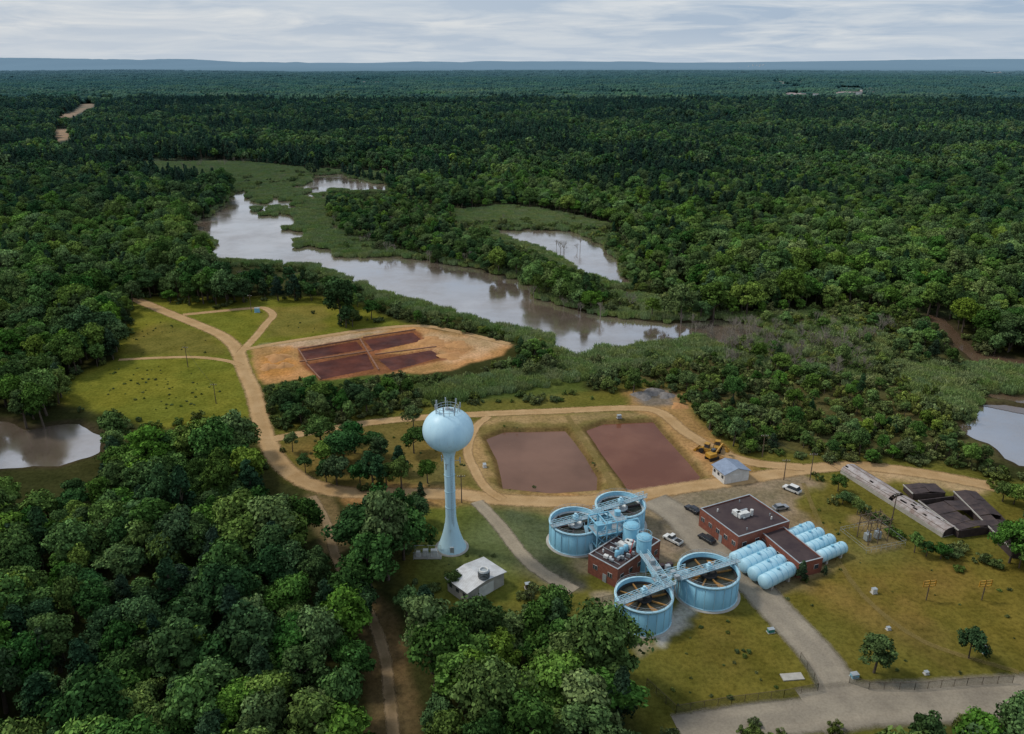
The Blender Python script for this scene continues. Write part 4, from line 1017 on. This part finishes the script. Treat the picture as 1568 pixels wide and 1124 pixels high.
def cabinet(name,px,py,sz,mat,an=.2):
    A=Asm(name,G(px,py),an); b=A.part('housing',mat); b.box((0,0,sz[2]/2+.1),sz); r=A.part('lid',m_grey); r.box((0,0,sz[2]+.14),(sz[0]+.1,sz[1]+.1,.08)); s=A.part('slab',m_conc); s.box((0,0,.05),(sz[0]+.3,sz[1]+.3,.1)); A.done()
for a in(('utility_cabinet',1338,908,(1.1,.8,1.1),m_white),('utility_cabinet',1360,964,(.8,.6,.5),m_white),('utility_cabinet',1418,1032,(.8,.6,.5),m_white),('utility_cabinet',1308,1037,(1.4,1.,.8),m_blue),('utility_cabinet',1507,1000,(.8,.7,1.5),m_green),('utility_cabinet',1343,1003,(.8,.8,.6),m_blue),('propane_tank_box',742,715,(.9,1.4,.9),m_white),('blue_pump_house',394,478,(2.4,2,2),m_blue),('pump_box',948,640,(1.4,1,1),m_grey),('trash_bin',808,900,(1.2,1,1.1),m_wood),('utility_cabinet',1180,968,(1.4,.8,.8),m_green)): cabinet(*a)
A=Asm('concrete_slab',G(1213,1037),.1); s=A.part('slab',m_conc); s.box((0,0,.12),(4.4,1.9,.22)); A.done()
def fence(name,L,h=1.9):
    A=Asm(name); m=A.part('posts_and_rails',m_wood); w=A.part('chain_link',m_link)
    C=[G(a,b) for a,b in L]
    for a,b in zip(C,C[1:]):
        d=b-a; n=max(1,int(d.length/2.6))
        for k in range(n+1): p=a+d*k/n; m.beam(p,p+Vector((0,0,h)),.07)
        m.beam(a+Vector((0,0,h)),b+Vector((0,0,h)),.05)
        w.add([a,b,b+Vector((0,0,h)),a+Vector((0,0,h))],[(0,1,2,3)])
    A.done()
t=NT('chain_link_mesh'); ck=t.noise(t.pos(),14,1); b=t.bsdf((.10,.11,.08),.6); tp=t.n('ShaderNodeBsdfTransparent'); mx=t.n('ShaderNodeMixShader'); t.l(t.mr(ck,.45,.55,.15,.6),mx.inputs[0]); t.l(tp.outputs[0],mx.inputs[1]); t.l(b.outputs[0],mx.inputs[2]); m_link=t.end(mx.outputs[0])
fence('chain_link_fence',[(990,1050),(1035,1092),(1120,1078),(1200,1068),(1252,1058),(1246,1042),(1225,1010)])
fence('chain_link_fence',[(1300,1046),(1330,1056),(1400,1057),(1480,1050),(1550,1046)])
fence('chain_link_fence',[(905,925),(940,918)],1.4)
def heap(name,px,py,r,h,mat,seed):
    rg=np.random.default_rng(seed); q=G(px,py); n=28; V=[];F=[]
    for j in range(9):
        for i in range(n):
            t=2*math.pi*i/n; rr=r*(1-j/8)*(1+.22*math.sin(t*3+seed)+.1*math.sin(t*7)); V.append((q.x+rr*math.cos(t),q.y+rr*math.sin(t),-.05+h*(1-(1-j/8)**1.5)+rg.uniform(-.08,.08)*h*(j>0)))
    for j in range(8):
        for i in range(n): F.append((j*n+i,j*n+(i+1)%n,(j+1)*n+(i+1)%n,(j+1)*n+i))
    addobj(name,mesh_np(name,V,F,[mat]))
m_sandp=MAT('orange_sand',(.47,.25,.10),(.36,.18,.07),.95,0,.4,bump=.6); m_grav=MAT('grey_gravel',(.22,.20,.19),(.13,.12,.11),.95,0,1.,bump=.6)
for k,a in enumerate((('sand_heap',425,548,5,1.6,m_sandp),('sand_heap',412,562,4,1.2,m_sandp),('sand_heap',436,560,3.5,1.3,m_sandp),('sand_heap',660,522,6,1.1,m_sandp),('sand_heap',700,528,5,.9,m_sandp),('sand_heap',690,545,5,.8,m_sandp),('gravel_heap',985,606,4,1.6,m_grav),('gravel_heap',1002,600,3.4,1.4,m_grav),('gravel_heap',1020,606,3,1.2,m_grav),('sand_heap',1040,622,3,1,m_sandp))): heap(*a,k)
def berm(px0,px1,w,h,mat):
    a,b=G(*px0),G(*px1); m=MB(); m.beam(a+Vector((0,0,h/2-.1)),b+Vector((0,0,h/2-.1)),w,h); m.obj('basin_divider_wall',mat)
m_bd=MAT('stained_divider_wall',(.26,.14,.09),(.15,.07,.045),.85,0,.6)
berm((551,519),(580,567),.6,.5,m_bd); berm((459,554),(572,537),.7,.4,m_bd); berm((574,543),(668,531),.7,.4,m_bd); berm((457,535),(552,519),.5,.5,m_bd); berm((556,517),(636,505),.5,.5,m_bd); berm((457,535),(470,556),.5,.5,m_bd); berm((470,558),(491,581),.5,.5,m_bd)
# distant town roofs
A=Asm('distant_town'); w=A.part('buildings',m_white); r=A.part('roofs',MAT('pale_roofs',(.50,.38,.36),(.32,.30,.30),.7))
for k in range(150):
    cx,cy,dx,dy=random.choice(((1320,142,40,2.6),(1320,142,40,2.6),(1300,144,30,2),(1220,148,22,2),(1208,130,26,1.5),(1160,104,14,.7),(560,127,22,1.5),(1530,113,22,1.2)))
    q=G(random.gauss(cx,dx*.5),random.gauss(cy,dy*.6)); hz=float(terr(np.array([q.x]),np.array([q.y]))[0]); sz=(random.uniform(14,34),random.uniform(11,18),12)
    an=random.uniform(0,3); w.box((q.x,q.y,hz+6),sz,an); r.box((q.x,q.y,hz+12.6),(sz[0]+1,sz[1]+1,1.2),an)
A.done()
# ------------------------------------------------------------------ world, sun, camera
EL=math.radians(50); AZ=math.radians(-70)   # azimuth from +Y, clockwise
wd=bpy.data.worlds.new('World'); scene.world=wd; wd.use_nodes=True; nt=wd.node_tree; nt.nodes.clear()
N=nt.nodes.new; L=nt.links.new
out=N('ShaderNodeOutputWorld'); bg=N('ShaderNodeBackground'); bg.inputs['Strength'].default_value=.1; L(bg.outputs[0],out.inputs[0])
sky=N('ShaderNodeTexSky'); sky.sky_type='NISHITA'; sky.sun_disc=False; sky.sun_elevation=EL; sky.sun_rotation=AZ; sky.altitude=100; sky.air_density=1.2; sky.dust_density=2.
tc=N('ShaderNodeTexCoord'); sx=N('ShaderNodeSeparateXYZ'); L(tc.outputs['Generated'],sx.inputs[0])
def M(op,a,b):
    q=N('ShaderNodeMath'); q.operation=op
    for i,k in enumerate((a,b)):
        if isinstance(k,(int,float)): q.inputs[i].default_value=k
        else: L(k,q.inputs[i])
    return q.outputs[0]
zz=M('ADD',M('MAXIMUM',sx.outputs[2],0.),.075); cx=N('ShaderNodeCombineXYZ'); L(M('DIVIDE',sx.outputs[0],zz),cx.inputs[0]); L(M('DIVIDE',sx.outputs[1],zz),cx.inputs[1])
def nz(sc,det,v,r=.6):
    q=N('ShaderNodeTexNoise'); q.inputs['Scale'].default_value=sc; q.inputs['Detail'].default_value=det; q.inputs['Roughness'].default_value=r; q.inputs['Distortion'].default_value=.5; L(v,q.inputs['Vector']); return q.outputs['Fac']
n1=nz(.8,8,cx.outputs[0],.6); n2=nz(.28,3,cx.outputs[0])
def R_(v,a,b,c,d):
    q=N('ShaderNodeMapRange'); L(v,q.inputs[0])
    for i,k in enumerate((a,b,c,d)): q.inputs[i+1].default_value=k
    return q.outputs[0]
def MX(f,a,b):
    q=N('ShaderNodeMix'); q.data_type='RGBA'
    for i,k in((0,f),(6,a),(7,b)):
        if isinstance(k,(int,float)): q.inputs[i].default_value=k
        elif isinstance(k,tuple): q.inputs[i].default_value=k+(1,)
        else: L(k,q.inputs[i])
    return q.outputs[2]
cl=MX(R_(n1,.40,.62,0,1),(3.9,5.0,6.5),(7.2,7.6,8.0))
cl=MX(R_(n2,.42,.60,0,.55),cl,(4.6,5.6,6.9))
cl=MX(R_(sx.outputs[0],-.7,.4,.35,0),cl,(7.3,7.3,7.4))
cl=MX(R_(sx.outputs[2],0.,.04,.5,0),cl,(6.2,7.0,7.8))
fin=MX(.88,sky.outputs[0],cl); L(fin,bg.inputs['Color'])
sd=bpy.data.lights.new('sun','SUN'); sd.energy=2.05; sd.angle=math.radians(10); sd.color=(1,.94,.83); so=addobj('sun',sd)
dv=Vector((math.sin(AZ)*math.cos(EL),math.cos(AZ)*math.cos(EL),math.sin(EL))); so.rotation_euler=dv.to_track_quat('Z','Y').to_euler(); so.location=(0,0,300)
cd=bpy.data.cameras.new('camera'); cd.sensor_width=36; cd.lens=36*FP/1568; cd.clip_end=120000; cd.clip_start=1
co=addobj('camera',cd); co.location=(0,0,CAMH); co.rotation_euler=(math.pi/2-TH,0,0); scene.camera=co
scene.view_settings.view_transform='Standard'; scene.view_settings.look='None'; scene.view_settings.exposure=0
print('trees',len(T))
